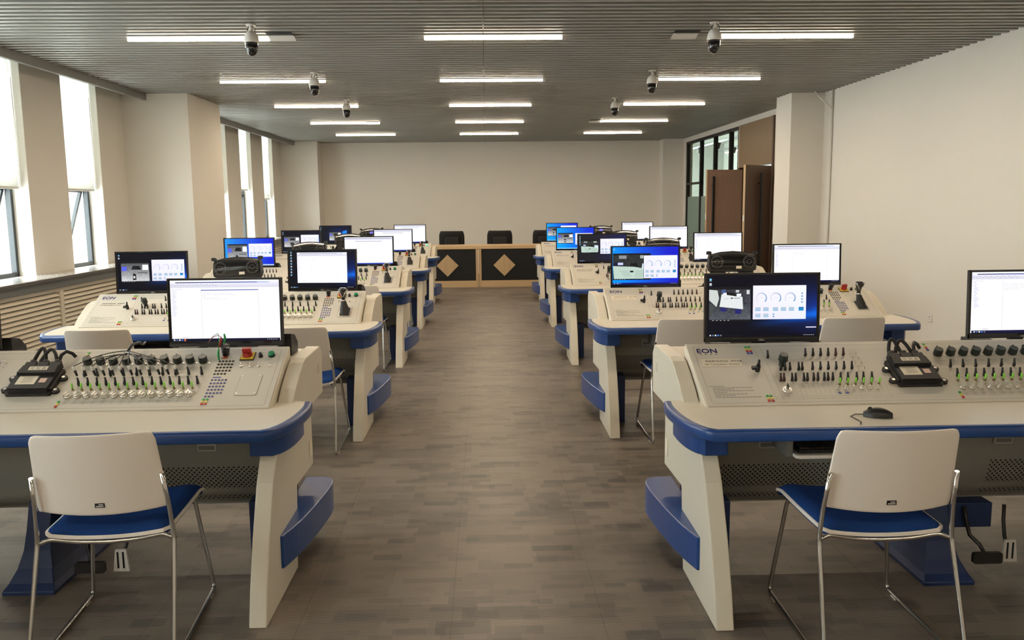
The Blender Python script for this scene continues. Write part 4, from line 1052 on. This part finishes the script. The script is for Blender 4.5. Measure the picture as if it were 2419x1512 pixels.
MB().tube(smooth_path([(-.243, -.250, .430), (-.20, -.240, .448), (-.10, -.236, .430), (0, -.236, .426), (.10, -.236, .430), (.20, -.240, .448), (.243, -.250, .430)]), .0085, 10).obj('rear_rail', M['chrome'], ch)
MB().tube([(-.200, .175, .430), (0, .175, .424), (.200, .175, .430)], .008, 8).obj('front_rail', M['chrome'], ch)
kids = children_of()
CH = [(-1.425, 3.262, 5, 'white and blue sled chair at the front left console, back turned to the viewer'),
      (1.418, 3.125, -1, 'white and blue sled chair at the front right console, in front of the mouse'),
      (-2.54, 5.86, 0, 'white-backed chair at the second left console, at its window end'),
      (-1.265, 5.84, 1, 'white-backed chair at the second left console, beside the aisle'),
      (1.365, 5.98, 0, 'white-backed chair at the second right console, beside the aisle'),
      (2.48, 5.94, 0, 'white-backed chair at the second right console, at its wall end'),
      (-1.28, 8.68, 0, 'white-backed chair at the third left console, its legs showing beside the aisle'),
      (-1.27, 11.30, 0, 'farthest white-backed chair, one chrome leg showing at the fourth left console'),
      (-2.55, 3.25, 2, 'white and blue chair just beyond the left edge of the picture'),
      (2.62, 3.12, -3, 'white and blue chair just beyond the right edge of the picture')]
for i, (x, y, rz, lb_) in enumerate(CH):
    c = ch if i == 0 else copy_tree(ch, kids)
    c.location = (x, y, 0); c.rotation_euler = (0, 0, math.radians(rz)); tag(c, lb_, 'chair', 'white and blue sled chairs')

# ------------------------------------------------------------------ back of the room: oak desks and black chairs
def oak_desk(x0, x1, dx, label, strip_=False):
    r = empty('desk', ((x0+x1)/2, 16.85, 0)); h = (x1-x0)/2; c = (x0+x1)/2
    MB().box(-h, h, -.01, .62, .755, .82).obj('desk_top', M['oak'], r, bevel=.003)
    for xb in (-h, h-.05): MB().box(xb, xb+.05, 0, .60, 0, .755).obj('side_board', M['oak_v'], r)
    MB().box(-h+.05, h-.05, .0, .025, 0, .13).obj('bottom_rail', M['oak'], r)
    p = MB().box(-h+.05, h-.05, .004, .024, .13, .755).obj('black_front_panel', mat('black_desk_cloth', (.006, .006, .007), .8), r)
    d = dx-c; MB().prism([(d, .215), (d+.217, .432), (d, .649), (d-.217, .432)], -.012, .004, 'Y').obj('diamond_inlay', M['oak_v'], r)
    if strip_: MB().box(-h-.012, -h+.0, -.014, -.004, .27, .735).obj('white_strip', M['white'], r)
    tag(r, label, 'desk', 'oak desks at the back')
oak_desk(-1.42, -.165, -.775, 'oak desk with black front and diamond inlay, left one at the back')
oak_desk(-.155, 1.10, .35, 'oak desk with black front and diamond inlay, right one at the back', True)
def exec_chair(x, y, rz, label):
    r = empty('office_chair', (x, y, 0), rz)
    rows = []
    for j in range(9):
        t = j/8
        rows.append([((.265-.02*abs(t-.5)*0-(.03*max(0, (t-.85)/.15)))*(2*i/12-1), -.03*math.cos((2*i/12-1)*1.3)-.06*t+.02*math.sin(PI*t)-(.015 if (abs(2*i/12-1) < .55 and .15 < t < .75) else 0)*-1, .52+.56*t) for i in range(13)])
    MB().slab(rows, (0, .09, 0)).obj('backrest', M['leather'], r, bevel=.015, seg=3)
    cu_ = MB().prism(rrect(-.15, .15, .74, .95, .03), -.115, -.06, 'Y'); cu_.obj('back_cushion', M['leather'], r, bevel=.012, seg=3)
    MB().prism(rrect(-.27, .27, -.50, .02, .06), .42, .53, 'Z').obj('seat', M['leather'], r, bevel=.02, seg=3)
    MB().cyl((0, -.22, .10), .03, .33, n=14).obj('gas_column', M['chrome'], r)
    b = MB()
    for k in range(5):
        a = 2*PI*k/5; b.tube([(0, -.22, .10), (.28*math.cos(a), -.22+.28*math.sin(a), .065)], .018, 8)
        b.cyl((.29*math.cos(a)-.015, -.22+.29*math.sin(a), .030), .030, .03, (1, 0, 0), 12)
    b.obj('star_base', M['black'], r)
    for s_ in (-1, 1): MB().tube([(s_*.27, -.05, .48), (s_*.31, -.05, .66), (s_*.31, -.34, .68), (s_*.28, -.38, .48)], .02, 8).obj('armrest', M['black'], r)
    tag(r, label, 'office chair', 'black leather chairs behind the back desks')
exec_chair(-.725, 17.95, 0.0, 'black leather chair behind the left oak desk')
exec_chair(.28, 17.95, .0, 'black leather chair behind the right oak desk')
exec_chair(1.24, 17.95, 0.0, 'black leather chair half hidden behind the farthest blue monitor')

# ------------------------------------------------------------------ mouse and test leads
mo = empty('mouse', (1.575, 3.315, .767), math.radians(70))
rows = []
for j in range(11):
    t = j/10; y = -.055+.11*t; hw_ = .031*math.sin(PI*min(.97, max(.03, t)))**.45
    hh_ = .012+.026*math.sin(PI*min(1, t*.9+.05))**.8
    rows.append([(hw_*math.cos(PI*k/8), y, .002+hh_*math.sin(PI*k/8)) for k in range(9)])
mb = MB(); mb.grid(rows, 0, True, True); o_ = [r[0] for r in rows]+[r[-1] for r in reversed(rows)]; mb.add(o_, [tuple(range(len(o_)))]); mb.add(rows[0], [tuple(range(9))]); mb.add(rows[-1], [tuple(reversed(range(9)))])
mb.obj('mouse_body', M['black'], mo)
MB().cyl((-.004, .030, .030), .010, .008, (1, 0, 0), 14).obj('scroll_wheel', M['rubber'], mo)
MB().tube([(0, .055, .008), (.01, .085, .004), (-.03, .105, .003), (-.075, .085, .003), (-.115, .070, .003), (-.15, .075, .003)], .002, 6).obj('mouse_cable', M['black'], mo)
tag(mo, 'black wired mouse on the front right table top', 'mouse')

cx0, fy0 = CX['L'][0], FY['L'][0]
def W(u, v, h=0):
    p = PN(u, v, h); return Vector((p[0]+cx0, p[1]+fy0, p[2]))
tl = empty('test_leads', W(.36, .30, .06)); O = W(.36, .30, .06)
top_ = W(.345, .46, .03)
MB().tube([W(.345, .490, .022)-O, top_-O, W(.338, .44, .055)-O, W(.328, .39, .078)-O, W(.325, .34, .078)-O], .007, 8, rs=[.004, .006, .0075, .007, .005]).obj('cable_bundle', M['black'], tl)
rnd = random.Random(5)
for i in range(12):
    u = .144+.0406*i; tip = W(u-.014, .212, .090)
    hub = W(.325+rnd.uniform(-.01, .01), .33+rnd.uniform(-.02, .02), .08)
    mid = hub.lerp(tip, .55)+Vector((rnd.uniform(-.02, .02), rnd.uniform(-.02, .02), .020+rnd.uniform(-.01, .02)))
    q = [hub.lerp(mid, t)*(1-t)+mid.lerp(tip, t)*t for t in [k/8 for k in range(9)]]
    MB().tube([p-O for p in q], .0022, 6).obj('lead', M['black'], tl)
    pr = MB(); a_, b_ = W(u-.014, .212, .090)-O, W(u-.003, .2005, .046)-O
    pr.tube([a_, a_.lerp(b_, .4)], .0065, 10, 1); pr.tube([a_.lerp(b_, .38), b_], .006, 10, 0, [.0065, .0045])
    pr.obj('probe', [M['black'], M['white']], tl)
tag(tl, 'black test leads fanned out with white-sleeved probes on the front left console', 'test leads')
cp = empty('clip_leads', W(.745, .40, .06)); O = W(.745, .40, .06)
MB().tube([W(.728, .345, .0135)-O, W(.722, .365, .035)-O, W(.722, .385, .05)-O], .005, 8, rs=[.004, .006, .004]).obj('green_clip', mat('clip_green', (.01, .30, .06), .4), cp)
MB().tube([W(.745, .405, .066)-O, W(.750, .42, .085)-O, W(.745, .435, .10)-O], .005, 8, rs=[.004, .006, .004]).obj('green_clip', MATS['clip_green'], cp)
MB().tube([W(.722, .40, .05)-O, W(.726, .415, .07)-O, W(.730, .43, .085)-O], .005, 8, rs=[.004, .006, .004]).obj('red_clip', M['red'], cp)
MB().tube([W(.722, .385, .05)-O, W(.722, .42, .09)-O, W(.715, .44, .10)-O, W(.69, .44, .085)-O, W(.665, .45, .05)-O], .0015, 6).obj('green_wire', MATS['clip_green'], cp)
MB().tube([W(.730, .43, .085)-O, W(.715, .44, .09)-O, W(.68, .44, .075)-O, W(.655, .45, .04)-O], .0015, 6).obj('red_wire', M['red'], cp)
tag(cp, 'green and red clip leads beside the red power switch on the front left console', 'clip leads')
